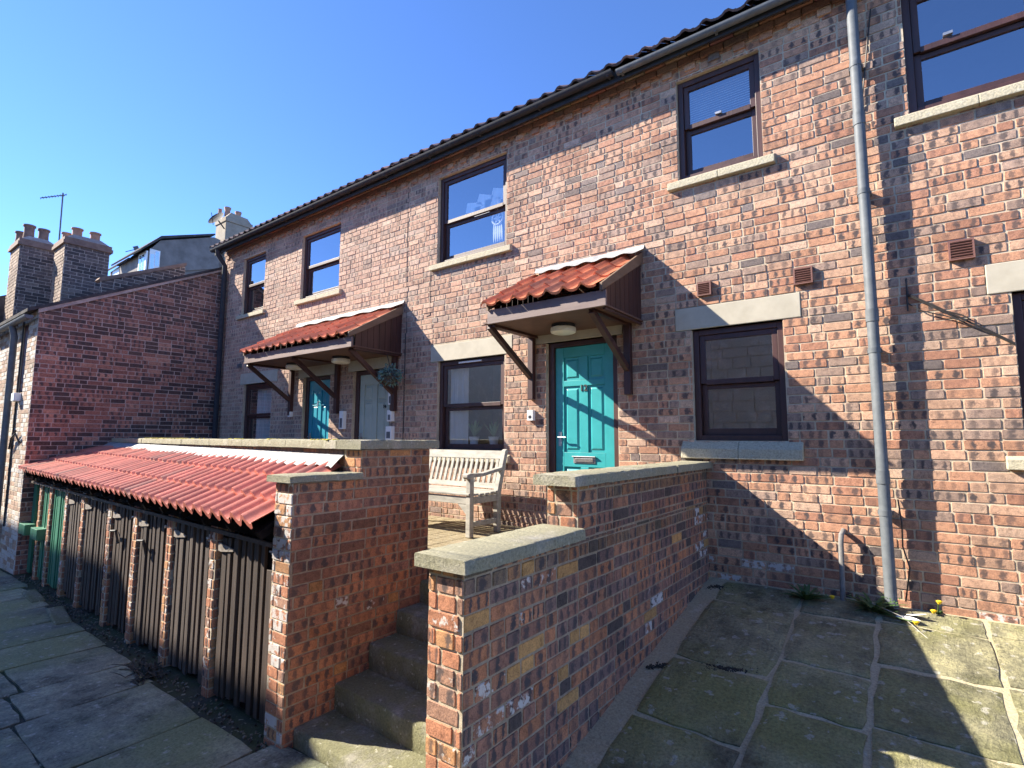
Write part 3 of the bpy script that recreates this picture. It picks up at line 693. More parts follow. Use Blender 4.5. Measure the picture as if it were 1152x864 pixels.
def porch(xl, xr, zt, ze, yfront, ncol, posts, zpost, lamps, ncrs=3, label=None, braces=None):
    yb = YF; sl = (zt-ze)/(yb-yfront)
    root = None
    mb = MB()   # the soffit and fascia make the body of the porch
    zs = 1.20
    mb.box(min(xl+.03, posts[0]-.04), max(xr-.03, posts[-1]+.02), yfront+.074, yb-.004, zs, zs+.018, M['soffit'])
    body = mb.build('porch', HOUSE)
    if label: body['label'] = label
    mb = MB(); mb.box(xl, xr, yfront+.045, yfront+.073, zs-.015, ze-.03, M['fascia']); mb.build('fascia', body, bevel=.003)
    mb = MB(); mb.box(xl+.02, xr-.04, yfront+.074, yfront+.12, zs+.02, ze-.02, M['blackpvc']); mb.build('tilting_fillet', body)
    mb = MB(); pantiles(mb, (xl-.03, yfront-.02, ze), (xr-.06, yfront-.02, ze), (xr-.06, yb-.02, zt-.07), (xl-.03, yb-.02, zt-.07), ncol, ncrs, roll=.042, col=(.56, .165, .08))
    mb.build('pantiles', body, smooth=True, angle=60)
    # bargeboards
    for x, s in ((xr-.05, 1), (xl+.0, -1)):
        mb = MB(); zz = lambda y: ze+sl*(y-yfront)
        mb.prism([(yfront+.02, zz(yfront+.02)-.055), (yb-.003, zz(yb)-.155), (yb-.003, zz(yb)-.028), (yfront+.02, zz(yfront)+.03)], 0, x, x+.03, M['bargeboard']); mb.build('bargeboard', body, bevel=.004)
        mb = MB()   # boarded cheek
        y = yfront+.14; n = 8; w = (yb-.004-y)/n; xc = x-.012 if s > 0 else x+.012
        for i in range(n):
            ya, yc = y+i*w+.003, y+(i+1)*w-.003
            mb.prism([(ya, zs-.01), (yc, zs-.01), (yc, zz(yc)-.06), (ya, zz(ya)-.06)], 0, xc, xc+.014, M['timber'])
        mb.box(xc+.002, xc+.010, y, yb-.004, zs-.008, zz(y)-.07, M['board_back'])
        mb.box(xc-.006, xc+.02, yfront+.12, yb-.004, zs-.03, zs-.012, M['timber'])
        mb.build('cheek', body)
    mb = MB()   # lead flashing dressed over the top course
    n = 40
    for i in range(n):
        a, b = xl+(xr-xl)*i/n, xl+(xr-xl)*(i+1)/n
        h0, h1 = .010*sin(i*.95), .010*sin((i+1)*.95)
        P = [(a, yb-.004, zt+.045), (b, yb-.004, zt+.045), (b, yb-.03, zt-.005), (a, yb-.03, zt-.005), (a, yb-.15, zt-.15*sl+.030+h0), (b, yb-.15, zt-.15*sl+.030+h1)]
        k = mb.pts(P); mb.face([k+3, k+2, k+1, k], M['lead']); mb.face([k+4, k+5, k+2, k+3], M['lead'])
    mb.build('flashing', body, smooth=True)
    for px in posts:
        mb = MB(); mb.box(px-.036, px+.036, YF-.072, YF-.008, zpost, zs-.001, M['timber']); mb.build('post', body, bevel=.004)
        mb = MB(); mb.beam((px, yfront+.13, zs-.02), (px, YF-.06, zpost+.26), .055, .058, M['timber']); mb.build('brace', body, bevel=.004)
        mb = MB(); mb.beam((px, yfront+.13, zs-.014), (px, YF-.074, zs-.014), .055, .026, M['timber']); mb.build('bearer', body, bevel=.004)
    for (lx, ly) in lamps:
        mb = MB(); mb.lathe((lx, ly, zs-.03), [(.12, .03), (.125, .012), (.112, 0)], M['blackpvc'], 24); lb = mb.build('lamp', body, smooth=True)
        mb = MB(); mb.lathe((lx, ly, zs-.10), [(.105, 0), (.13, .012), (.135, .03), (.132, .06), (.11, .069)], M['opal'], 28); mb.build('diffuser', lb, smooth=True) if False else mb.build('lamp_diffuser', body, smooth=True)
    return body
porch(-3.46, -2.10, 1.97, 1.36, 4.15, 7, (-3.50, -2.29), .455, [(-2.86, 4.72)], label='single porch over the door numbered 12')
porch(-8.54, -5.76, 1.95, 1.35, 4.16, 14, (-8.58, -7.26, -5.90), .385, [(-7.93, 4.72), (-6.70, 4.72)], label='wide porch over two doors')

# vents, bells, boxes
for (x, z, s) in ((-1.50, 1.435, .13), (-.662, 1.41, .145), (.384, 1.415, .15)):
    mb = MB(); y = YF-.045
    mb.box(x-s/2, x+s/2, y+.012, YF, z-s/2, z+s/2, M['ventplastic'])
    for i in range(7): zz = z-s/2+.014+i*(s-.028)/6; mb.box(x-s/2+.012, x+s/2-.012, y-.002, y+.014, zz-.004, zz+.004, M['ventplastic'], rot=(.5, 0, 0))
    for a in (-1, 1): mb.box(x+a*(s/2-.006)-.006, x+a*(s/2-.006)+.006, y, y+.012, z-s/2, z+s/2, M['ventplastic']); mb.box(x-s/2+.012, x+s/2-.012, y, y+.012, z+a*(s/2-.006)-.006, z+a*(s/2-.006)+.006, M['ventplastic'])
    mb.build('air_vent', HOUSE)
mb = MB(); mb.box(-3.55, -3.47, YF-.06, YF-.006, .21, .33, M['white']); mb.box(-3.53, -3.49, YF-.064, YF-.058, .235, .27, M['blackpvc']); mb.build('doorbell', HOUSE, bevel=.01)
for (a, b, c, d, nm, mt) in ((-7.13, -7.03, .14, .42, 'entry_phone', 'white'), (-5.985, -5.90, .48, .68, 'key_safe', 'white'), (-6.0, -5.91, .24, .40, 'letter_tray', 'white'), (-6.02, -5.90, -.02, .17, 'socket_box', 'white'), (-8.60, -8.54, .36, .45, 'bell_push', 'white'), (-10.5, -10.43, 1.36, 1.44, 'flue_cap', 'pipe')):
    mb = MB(); mb.box(a, b, YF-.07, YF-.006, c, d, M[mt]); mb.box(a+.02, b-.02, YF-.074, YF-.069, c+.02, d-.4*(d-c), M['pipe']); mb.build(nm, HOUSE, bevel=.012)
# roof
mb = MB()
pantiles(mb, (-11.45, 4.80, 3.905), (2.65, 4.80, 3.905), (2.65, 8.1, 6.2), (-11.45, 8.1, 6.2), 70, 11, roll=.030, col=(.09, .055, .048), prof=6)
mb.quad([(-11.45, 8.1, 6.24), (2.65, 8.1, 6.24), (2.65, 11.4, 3.9), (-11.45, 11.4, 3.9)], M['slate'])
for x in (-11.4, 2.55): mb.prism([(5.1, 3.9), (11.2, 3.9), (8.1, 6.12)], 0, x, x+.05, M['mortar_grey'])
roof = mb.build('roof', HOUSE, smooth=True, angle=60)
mb = MB(); mb.box(-11.42, 2.62, 4.885, 4.905, 3.78, 3.905, M['blackpvc']); mb.box(-11.42, 2.62, 4.905, 5.10, 3.93, 3.945, M['blackpvc']); mb.build('fascia_board', roof)
def gutter(x0, x1, y, z, mat, r=.050):
    mb = MB(); n = 9
    A = [(x0, y+r*cos(pi+pi*q/n), z+r*sin(pi+pi*q/n)) for q in range(n+1)]; B = [(x1, p[1], p[2]) for p in A]
    A2 = [(x0, y+(r-.006)*cos(pi+pi*q/n), z+.002+(r-.006)*sin(pi+pi*q/n)) for q in range(n+1)]; B2 = [(x1, p[1], p[2]) for p in A2]
    a, b, c, d = (mb.pts(P) for P in (A, B, A2, B2))
    for q in range(n): mb.face([a+q, a+q+1, b+q+1, b+q], mat); mb.face([c+q+1, c+q, d+q, d+q+1], mat)
    mb.face([a, b, d, c], mat); mb.face([a+n, c+n, d+n, b+n], mat)
    mb.face([a+q for q in range(n+1)][::-1], mat); mb.face([b+q for q in range(n+1)], mat)
    for x in rng(x0+.05, x1-.05, max(2, int((x1-x0)/.9))): mb.box(x-.012, x+.012, y-r*.5, y+r, z-r-.003, z-r*.6, mat)
    return mb
gutter(-11.42, -2.30, 4.83, 3.875, M['blackpvc']).build('gutter', roof, smooth=True)
gutter(-2.25, 2.62, 4.835, 3.85, M['pipe'], .044).build('gutter', roof, smooth=True)
# downpipes
mb = MB(); px = -.187
mb.tube([(px-.01, 4.84, 3.86), (px-.01, 4.85, 3.82), (px, YF-.105, 3.72), (px, YF-.105, 3.66), (px, YF-.105, -1.18), (px+.01, YF-.12, -1.245)], .040, M['pipe'], 20)
for z in (2.62, .98, -.28): mb.tube([(px, YF-.105, z-.05), (px, YF-.105, z+.05)], .045, M['pipe'], 20)
dp = mb.build('downpipe', HOUSE, smooth=True)
for z in (3.1, 2.0, .7, -.55):
    mb = MB(); mb.box(px-.05, px+.05, YF-.07, YF-.005, z-.014, z+.014, M['pipe']); mb.tube([(px, YF-.105, z-.02), (px, YF-.105, z+.02)], .044, M['pipe'], 20)
    mb.build('bracket', dp, smooth=True)
mb = MB(); mb.tube([(-11.18, 4.84, 3.84), (-11.20, 4.86, 3.74), (-11.21, YF-.09, 3.55), (-11.21, YF-.09, -1.0)], .048, M['blackpvc'], 14); mb.build('downpipe', HOUSE, smooth=True)
mb = MB(); mb.tube([(-.105, YF-.02, -.45), (-.09, YF-.06, -.62), (-.095, YF-.03, -.80), (-.06, YF-.04, -.95), (-.10, YF-.03, -1.2)], .006, M['cable'], 6)
mb.build('earth_wire', HOUSE)
mb = MB(); mb.tube([(-.06, YF-.012, 3.6), (-.10, YF-.015, 3.3), (-.17, YF-.02, 2.75)], .006, M['cable'], 6); mb.build('earth_wire', HOUSE)
# stub of bent tube by the yard floor
mb = MB(); mb.tube([(-.50, YF-.085, -1.32), (-.49, YF-.085, -.80), (-.485, YF-.08, -.745), (-.475, YF-.05, -.725), (-.475, YF, -.722)], .019, M['rustpipe'], 12); mb.build('waste_pipe', HOUSE, smooth=True)

# loose cables on the right
mb = MB()
for off in (0, .012): mb.tube([(.04, YF-.02, 1.25-off*8), (.05, YF-.025, 1.13-off), (.20, YF-.03, 1.02-off), (.39, YF-.035, .87-off*2), (.50, YF-.03, .79-off), (.63, YF-.02, .685-off)], .0055, M['cable'], 6)
mb.tube([(.045, YF-.02, 1.06), (.12, YF-.03, .99), (.26, YF-.035, .93), (.36, YF-.05, .872), (.40, YF-.04, .885), (.36, YF-.035, .92), (.2, YF-.03, 1.0), (.06, YF-.02, 1.13)], .005, M['cable'], 6)
mb.tube([(.045, YF-.018, 1.26), (.04, YF-.018, 1.0)], .007, M['cable'], 6)
one(mb, 'loose_cable', (.04, YF, 1.0), 'thin black cables looped loosely across the sunlit brick right of the downpipe', 'cable')

# things in windows
def pot_plant(x, y, z, h, n, lab, r=.07):
    t = thing('potted_plant', (x, y, z), lab, 'plant', 'potted plants on the window sill')
    mb = MB(); mb.lathe((x, y, z), [(r*.7, 0), (r*.95, .09), (r, .1), (r*.9, .1)], M['white'], 16); mb.build('pot', t, smooth=True)
    mb = MB()
    for i in range(n):
        a = i*2.4+R.uniform(-.3, .3); l = h*R.uniform(.7, 1.05); s = R.uniform(.12, .75)
        mb.leaf((x, y, z+.09), (x+cos(a)*l*s, y+sin(a)*l*s*.15, z+.09+l*(1-.3*s)), .04, M['houseleaf'], .18, side=(-sin(a), cos(a)*.5, .4))
    mb.build('foliage', t)
pot_plant(-4.60, YF+.225, -.074, .30, 18, 'upright leafy plant in a white pot beside the curtain, behind the kitchen window')
pot_plant(-4.27, YF+.225, -.074, .34, 14, 'spreading palm-leaved plant in a white pot behind the right of the lower window')
t = MB(); x, y, z = -4.17, YF+.145, 2.72
t.tube([(x+.09*cos(a), y, z+.16+.09*sin(a)) for a in rng(0, 2*pi, 16)], .012, M['curtain'], 6)
for i in range(5): t.leaf((x-.06+i*.03, y, z+.09), (x-.07+i*.035, y+.01, z-.16), .028, M['curtain'], .02, side=(1, 0, 0))
for i in range(6): a = i*1.05; t.leaf((x, y, z+.16), (x+.07*cos(a), y, z+.16+.07*sin(a)), .03, M['curtain'], 0, side=(-sin(a), .2, cos(a)))
t.tube([(x, y, z+.25), (x, y, z+.5)], .003, M['curtain'], 5)
one(t, 'hanging_ornament', (x, y, z), 'white feathered hoop ornament hanging inside the upper window above the bench', 'ornament')
t = MB()
for (x0, z0, r) in ((-4.75, 3.08, .2), (-4.55, 3.14, .35), (-4.42, 3.05, .1), (-4.30, 3.16, .3), (-4.6, 3.0, .05)):
    t.box(x0, x0+.26, YF+.18, YF+.20, z0, z0+.14, M['curtain'], rot=(0, r, 0))
t.box(-4.9, -4.0, YF+.16, YF+.24, 2.985, 3.0, M['curtain'])
one(t, 'folded_papers', (-4.5, YF+.2, 3.0), 'white folded papers on a ledge behind the upper window over the bench', 'papers')

# hanging basket beside door 14
t = thing('hanging_basket', (-5.66, 4.78, .70), 'ball of blue-green foliage hanging from the porch bracket by the pale door', 'hanging basket')
mb = MB(); c = Vector((-5.66, 4.78, .86))
for i in range(420):
    a, b = R.uniform(0, 2*pi), math.acos(R.uniform(-1, 1)); d = Vector((sin(b)*cos(a), sin(b)*sin(a), cos(b)*.92)); r = R.uniform(.07, .15)*(1+.25*sin(a*3)*sin(b*2))
    p = c+d*r; e = p+(d+Vector((R.uniform(-1, 1), R.uniform(-1, 1), R.uniform(-1, 1)))*.7).normalized()*.045
    mb.leaf(p, e, .026, M['darkleaf'], .2, 2, side=(R.uniform(-1, 1), R.uniform(-1, 1), R.uniform(-1, 1)))
mb.build('foliage', t)
mb = MB(); mb.lathe((c.x, c.y, c.z-.12), [(.03, -.01), (.09, .03), (.12, .10), (.11, .11)], M['debris'], 14); mb.build('basket', t, smooth=True)
mb = MB(); mb.tube([(c.x, c.y, c.z+.1), (c.x-.1, c.y+.02, c.z+.30)], .006, M['cable'], 6); mb.build('hook', t)

# ------------------------------------------------------------------ parapet wall on the right of the steps
def rough_bar(mb, c, l0, l1, w, z0, z1, mat, side, along, org=Vector((0, 0, 0)), step=.035, chip=.06):
    """worn stone bar: a rounded section swept along with wavering, chipped arrises"""
    n = max(3, int((l1-l0)/step)); h = z1-z0; e = .010; rows = []
    w1 = R.uniform(0, 6); dz = [0.]*8; dx = [0.]*8
    for i in range(n+1):
        l = l0+(l1-l0)*i/n; k = .0022*sin(w1+l*7)
        sec = [(-w/2, z0+.004), (-w/2, z1-e), (-w/2+.004, z1-e*.3), (-w/2+e*1.4, z1), (w/2-e*1.4, z1), (w/2-.004, z1-e*.3), (w/2, z1-e), (w/2, z0+.004)]
        P = []
        for q, (x, z) in enumerate(sec):
            jx, jz = R.uniform(-.0018, .0018), R.uniform(-.0018, .0018)
            if q in (1, 2, 3) and R.random() < chip: jx += .007; jz -= .006
            if q in (4, 5, 6) and R.random() < chip: jx -= .007; jz -= .006
            if i in (0, n): jz -= .002*(q in (2, 3, 4, 5))
            ll = l+(R.uniform(-.002, .002) if i in (0, n) else 0)
            P.append(Vector(org)+side*(c+x+jx+k)+along*ll+Vector((0, 0, z+jz+k*.6)))
        rows.append(mb.pts(P))
    for a, b in zip(rows, rows[1:]):
        for q in range(8): mb.face([a+q, a+(q+1) % 8, b+(q+1) % 8, b+q], mat)
    mb.face([rows[0]+q for q in range(8)][::-1], mat); mb.face([rows[-1]+q for q in range(8)], mat)
def coping(mb, x0, x1, y0, y1, z0, z1, n, ax):
    L = (y1-y0) if ax == 1 else (x1-x0)
    e = [0]+[(i+R.uniform(-.08, .08))/n for i in range(1, n)]+[1]
    for a, b in zip(e, e[1:]):
        j = R.uniform(-.004, .004)
        rough_bar(mb, (x0+x1)/2+j, y0+L*a+.002, y0+L*b-.002, x1-x0, z0, z1, M['coping'], Vector((1, 0, 0)), Vector((0, 1, 0)))
def sub(mb, n=3): return mb
PW = thing('parapet_wall', (-1.65, 3.4, -1.8), 'stepped brick parapet wall with white paint patches running from the steps to the house', 'wall')
def wh_par(u, z):
    # u is measured along y; flaked paint in two clusters
    d1 = ((u-2.02)/.20)**2+((z+1.25)/.20)**2; d2 = ((u-2.25)/.14)**2+((z+.78)/.10)**2
    d3 = ((u-3.7)/.35)**2+((z+1.22)/.10)**2; d4 = ((u-4.85)/.16)**2+((z+.92)/.26)**2
    p = max(math.exp(-d) for d in (d1, d2*1.3, d3*1.2, d4))
    return R.uniform(.55, .85) if R.random() < p*.62 else 0
mb = MB()
xl, xr = -1.752, -1.546
brickwork(mb, (xr, 0, 0), Y1, X1, 1.735, 5.095, -2.25, -.567, pal_low, M['mortar_dirty'], h=.004, header=.3, bond='english', white=wh_par)
brickwork(mb, (xr, 0, 0), Y1, X1, 2.70, 5.095, -.567, -.268, pal_low, M['mortar_dirty'], h=.004, header=.3, white=None)
brickwork(mb, (xl, 0, 0), Y1, -X1, 1.735, 5.095, -2.25, -.567, pal_low, M['mortar_dirty'], h=.004, header=.3)
brickwork(mb, (xl, 0, 0), Y1, -X1, 2.70, 5.095, -.567, -.268, pal_low, M['mortar_dirty'], h=.004, header=.3)
brickwork(mb, (0, 1.735, 0), X1, -Y1, xl, xr, -2.25, -.567, pal_end, M['mortar'], h=.006, header=.55, white=lambda u, z: .6 if R.random() < .15 else 0)
brickwork(mb, (0, 2.70, 0), X1, -Y1, xl, xr, -.567, -.268, pal_end, M['mortar'], h=.005, header=.6)
mb.quad([(xl, 1.735, -.567), (xr, 1.735, -.567), (xr, 5.095, -.567), (xl, 5.095, -.567)], M['mortar_dirty']); mb.quad([(xl, 2.7, -.268), (xr, 2.7, -.268), (xr, 5.095, -.268), (xl, 5.095, -.268)], M['mortar_dirty'])
mb.build('brickwork', PW)
mb = MB(); coping(mb, -1.798, -1.497, 1.682, 2.696, -.566, -.502, 1, 1); mb.build('lower_coping', PW, smooth=True, angle=35)
mb = MB(); coping(mb, -1.778, -1.497, 2.585, 5.09, -.267, -.203, 3, 1); mb.build('upper_coping', PW, smooth=True, angle=35)

# ------------------------------------------------------------------ wall left of the steps, with the terrace retaining wall behind the sheds
SW = thing('stair_wall', (-3.41, 2.6, -2.0), 'stepped brick wall with whitewashed front end between the steps and the sheds', 'wall')
mb = MB(); xl, xr = -3.515, -3.305
def wh_st(u, z):
    d = ((u-2.45)/.2)**2+((z+1.2)/.16)**2; d2 = ((u-2.12)/.16)**2+((z+.5)/.06)**2
    return R.uniform(.5, .8) if R.random() < .6*max(math.exp(-d), math.exp(-d2)) else 0
def ret_y(x): return 2.52+(-3.5-x)*.104
brickwork(mb, (xr, 0, 0), Y1, X1, 1.998, 3.245, -2.25, -.303, pal_stair, M['mortar_dirty'], h=.004, header=.22, white=wh_st)
brickwork(mb, (xr, 0, 0), Y1, X1, 2.545, 3.245, -.303, -.088, pal_stair, M['mortar_dirty'], h=.004, header=.25)
brickwork(mb, (xl, 0, 0), Y1, -X1, 1.998, 3.245, -2.25, -.303, pal_stair, M['mortar_dirty'], h=.004, header=.22)
brickwork(mb, (0, 3.245, 0), X1, Y1, xl, xr, -2.25, -.088, pal_stair, M['mortar_dirty'], h=.004, header=.5)
brickwork(mb, (0, 1.998, 0), X1, -Y1, xl, xr, -2.25, -.303, pal_end, M['mortar'], h=.005, header=.6, white=lambda u, z: R.uniform(.62, .95) if R.random() < (.9 if z > -1.15 else .5) else .45)
brickwork(mb, (0, 2.545, 0), X1, -Y1, xl, xr, -.303, -.088, pal_end, M['mortar'], h=.005, header=.6)
mb.quad([(xl, 1.998, -.303), (xr, 1.998, -.303), (xr, 2.545, -.303), (xl, 2.545, -.303)], M['mortar_dirty']); mb.quad([(xl, 2.545, -.088), (xr, 2.545, -.088), (xr, 3.245, -.088), (xl, 3.245, -.088)], M['mortar_dirty'])
mb.build('brickwork', SW)
mb = MB(); coping(mb, -3.565, -3.27, 1.95, 2.54, -.302, -.252, 1, 1); mb.build('lower_coping', SW, smooth=True, angle=35)
mb = MB(); coping(mb, -3.57, -3.27, 2.50, 3.33, -.087, -.014, 1, 1); mb.build('upper_coping', SW, smooth=True, angle=35)

RW = thing('retaining_wall', (-7.4, 2.95, -1.0), 'low terrace wall behind the shed roof with yellow lichen on its stone coping', 'wall')
ang = math.atan(.104); Ud = Vector((-cos(ang), sin(ang), 0)); Nd = Vector((-sin(ang), -cos(ang), 0))
mb = MB(); LR = 7.95
brickwork(mb, (-3.52, 2.55, 0), Ud, Nd, 0, LR, -1.05, -.088, pal_low, M['mortar_dirty'], h=.004)
o0 = Vector((-3.52, 2.55, 0)); inn = -Nd*.215
mb.quad([o0+Vector((0, 0, -.088)), o0+Ud*LR+Vector((0, 0, -.088)), o0+Ud*LR+inn+Vector((0, 0, -.088)), o0+inn+Vector((0, 0, -.088))], M['mortar_dirty'])
brickwork(mb, o0+inn, Ud, -Nd, 0, LR, -1.05, -.088, pal_low, M['mortar_dirty'], h=.004)
mb.build('brickwork', RW)
mb = MB(); L0 = .05
seg = [0.06, .95, 1.95, 2.9, 3.9, 4.85, 5.8, 6.8, 7.85]
for a, b in zip(seg, seg[1:]):
    j = R.uniform(-.004, .004)
    rough_bar(mb, -.107, a+.003, b-.003, .305, -.087+j, -.014+j, M['coping'], Nd, Ud, o0)
mb.build('coping', RW, smooth=True, angle=35)
M['lichen_y'] = simple('yellow_lichen', (.42, .34, .03), (.52, .44, .06), 20, .95, .3)
mb = MB()
for (s0, n, sp) in ((4.3, 70, .5), (5.2, 30, .3), (1.28, 14, .06), (.30, 26, .10), (2.2, 10, .1)):
    for _ in range(n):
        s = R.gauss(s0, sp); r = R.uniform(.006, .02); z = -.0105; nn = R.uniform(-.02, .04)
        if not .1 < s < 7.6: continue
        c = o0+Ud*s+Nd*nn
        mb.lathe((c.x, c.y, z), [(r, -.006), (r*.9, .001), (r*.4, .003)], M['lichen_y'], 7)
mb.build('lichen', RW)

# ------------------------------------------------------------------ stone steps
ST = thing('stone_steps', (-2.53, 2.6, -2.0), 'short flight of worn mossy stone steps between the two brick walls', 'steps')
nose = [(2.075, -1.865), (2.370, -1.690), (2.655, -1.505), (2.92, -1.335), (3.17, -1.168), (3.38, -1.004)]
for i, (y, z) in enumerate(nose):
    y2 = nose[i+1][0] if i < len(nose)-1 else 3.60
    mb = MB(); n = 14; x0, x1 = -3.298, -1.758
    zb = z-.19 if i else -2.3
    for q in range(n):
        a, b = x0+(x1-x0)*q/n, x0+(x1-x0)*(q+1)/n
        wa, wb = (.012*sin(pi*q/n)+.004*sin(q*2.1+i)), (.012*sin(pi*(q+1)/n)+.004*sin((q+1)*2.1+i))
        ya, ybb = y+.006*sin(q*1.7+i), y+.006*sin((q+1)*1.7+i)
        k = mb.pts([(a, ya, zb), (b, ybb, zb), (a, ya, z-wa-.012), (b, ybb, z-wb-.012), (a, ya+.012, z-wa), (b, ybb+.012, z-wb), (a, y2+.1, z-wa*.3), (b, y2+.1, z-wb*.3)])
        mb.face([k, k+1, k+3, k+2], M['step']); mb.face([k+2, k+3, k+5, k+4], M['step']); mb.face([k+4, k+5, k+7, k+6], M['step'])
    mb.build('step', ST, smooth=True, angle=50)

# ------------------------------------------------------------------ row of sheds
SH = thing('shed_row', (-7.4, 2.2, -2.0), 'long lean-to row of plank-doored stores under a red pantile roof', 'shed')
sd = .038                      # the row runs slightly off parallel to the house
def sy(x, y0=2.03): return y0+(-3.5-x)*sd
A, B = Vector((-3.525, 1.85, -.585)), Vector((-11.4, 2.156, -.525)); C_, D_ = Vector((-11.4, 3.36, -.15)), Vector((-3.525, 2.54, -.205))
mb = MB(); pantiles(mb, B, A, D_, C_, 48, 3, roll=.044, nose=.036, col=(.52, .155, .105), lift=.030, asym=True, prof=10)
mb.build('pantiles', SH, smooth=True, angle=60)
mb = MB(); n = 240     # lead flashing along the top
for i in range(n):
    a, b = i/n, (i+1)/n
    T = lambda s, t: (A*(1-s)+B*s)*(1-t)+(D_*(1-s)+C_*s)*t
    h = lambda i: .012*sin(i*1.15)+.004*sin(i*.31)
    P = [T(a, .84+.012*sin(i*.21))+Vector((0, 0, .040+h(i))), T(b, .84+.012*sin((i+1)*.21))+Vector((0, 0, .040+h(i+1))), T(b, .97)+Vector((0, 0, .07)), T(a, .97)+Vector((0, 0, .07)), T(a, 1.03)+Vector((0, .03, .10)), T(b, 1.03)+Vector((0, .03, .10))]
    k = mb.pts(P); mb.face([k, k+1, k+2, k+3], M['lead']); mb.face([k+3, k+2, k+5, k+4], M['lead'])
mb.build('flashing', SH, smooth=True)
mb = MB()     # deck under the tiles and dark eaves beam
dn = Vector((0, 0, -.10))
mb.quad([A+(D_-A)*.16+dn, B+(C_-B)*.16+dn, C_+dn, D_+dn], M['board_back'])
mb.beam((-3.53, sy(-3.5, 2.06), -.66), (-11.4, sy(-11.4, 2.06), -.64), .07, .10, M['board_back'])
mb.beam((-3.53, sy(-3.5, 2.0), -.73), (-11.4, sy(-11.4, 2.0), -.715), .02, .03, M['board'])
mb.build('eaves_beam', SH)
x = -3.56
while x > -11.3:
    mb = MB()
    t = (x+3.525)/(-7.875); e = A*(1-t)+B*t; r = D_*(1-t)+C_*t
    mb.beam(e+Vector((0, .06, -.075)), r+Vector((0, 0, -.075)), .045, .06, M['board_back']); x -= .45
    mb.build('rafter', SH)
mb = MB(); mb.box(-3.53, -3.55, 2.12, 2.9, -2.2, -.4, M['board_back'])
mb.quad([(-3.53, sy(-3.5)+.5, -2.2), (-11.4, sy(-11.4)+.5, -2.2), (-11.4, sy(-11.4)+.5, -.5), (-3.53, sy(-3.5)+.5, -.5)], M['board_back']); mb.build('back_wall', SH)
piers = [-4.535, -5.47, -6.40, -7.27, -8.38, -9.2, -10.1, -10.75]
for px_ in piers:
    mb = MB(); w = .052; y = sy(px_)
    brickwork(mb, (0, y, 0), X1, -Y1, px_-w, px_+w, -2.3, -.70, pal_end, M['mortar'], h=.005, header=1, bl=.21, reveals=False, white=lambda u, z: R.uniform(.5, .75) if R.random() < .45 else 0)
    for s in (-1, 1): brickwork(mb, (px_+s*w, 0, 0), Y1, X1*s, y, y+.22, -2.3, -.70, pal_end, M['mortar'], h=.003, header=.3, reveals=False)
    mb.build('pier', SH)
edges = [-3.53]+piers
def shed_door(x1, x0, ztop, style, i):
    """boarded door between pier faces x0 < x1"""
    ym = sy((x0+x1)/2)+.035; zb = zlane((x0+x1)/2)+.03
    mt = M['board'] if style == 'dark' else M['greenpaint']
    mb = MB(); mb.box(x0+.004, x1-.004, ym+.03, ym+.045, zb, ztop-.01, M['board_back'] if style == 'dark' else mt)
    if style == 'dark': mt = M[('board', 'board_grey', 'board', 'board_brown')[i % 4]]
    n = max(3, round((x1-x0)/.104)); ws = [R.uniform(.8, 1.2) for _ in range(n)]; tot = sum(ws); a = x0+.01; tilt = R.uniform(-.006, .006)
    for q in range(n):
        w = (x1-x0-.02)*ws[q]/tot; g = w*R.uniform(.18, .30)
        zt = ztop-R.uniform(0, .022); zf_ = zb+R.choice((0, .01, .015, .03, .07))*R.random()
        if i == 0 and q >= n-2: zt -= .16
        d = R.uniform(-.006, .006); sl = R.uniform(-.006, .006)+tilt; b2 = a+w-g*.6; a2 = a+g
        mb.hexa([(a2, ym+d, zf_), (b2, ym+d, zf_+R.uniform(-.012, .012)), (a2, ym+.029, zf_), (b2, ym+.029, zf_), (a2+sl, ym+d, zt), (b2+sl, ym+d, zt+R.uniform(-.008, .004)), (a2+sl, ym+.029, zt), (b2+sl, ym+.029, zt)], mt)
        a += w
    d = mb.build('door', SH, bevel=.003)
    if style != 'dark': d['label'] = 'green painted plank door'
    return d, ym, zb
for i, (a, b) in enumerate(zip(edges, edges[1:])):
    x1 = a-(.052 if i else .0)-.006; x0 = b+.052+.006
    if i == 7: 
        d, ym, zb = shed_door(x1, x0, -.74, 'green', i)
    elif i == 6:
        d, ym, zb = shed_door(x1, x0, -.74, 'green', i)
    else:
        d, ym, zb = shed_door(x1, x0, -.765 if i == 0 else -.745, 'dark', i)
        mb = MB()      # T-hinge at the left, bolt at the right
        zh = -.86; xh = x0+.02
        mb.prism([(xh, zh-.03), (xh+.05, zh-.035), (xh+.24, zh-.012), (xh+.24, zh+.005), (xh+.05, zh+.03), (xh, zh+.03)], 1, ym-.012, ym-.004, M['zinc'])
        mb.build('hinge', d)
        mb = MB(); xb = x1-.01; zz = -.83 if i else -.80
        mb.tube([(xb-.13, ym-.016, zz), (xb+.04, ym-.016, zz)], .009, M['metal'], 8); mb.box(xb-.12, xb-.02, ym-.008, ym, zz-.03, zz+.03, M['metal']); mb.box(xb-.06, xb-.045, ym-.05, ym-.01, zz-.006, zz+.006, M['metal'])
        mb.build('bolt', d)
        if i in (2, 3):
            mb = MB(); mb.tube([(x0+.15, ym-.01, -1.02), (x0+.15, ym-.06, -1.02), (x0+.30, ym-.06, -1.0), (x0+.30, ym-.03, -1.14)], .012, M['cable'], 8); mb.build('handle', d)
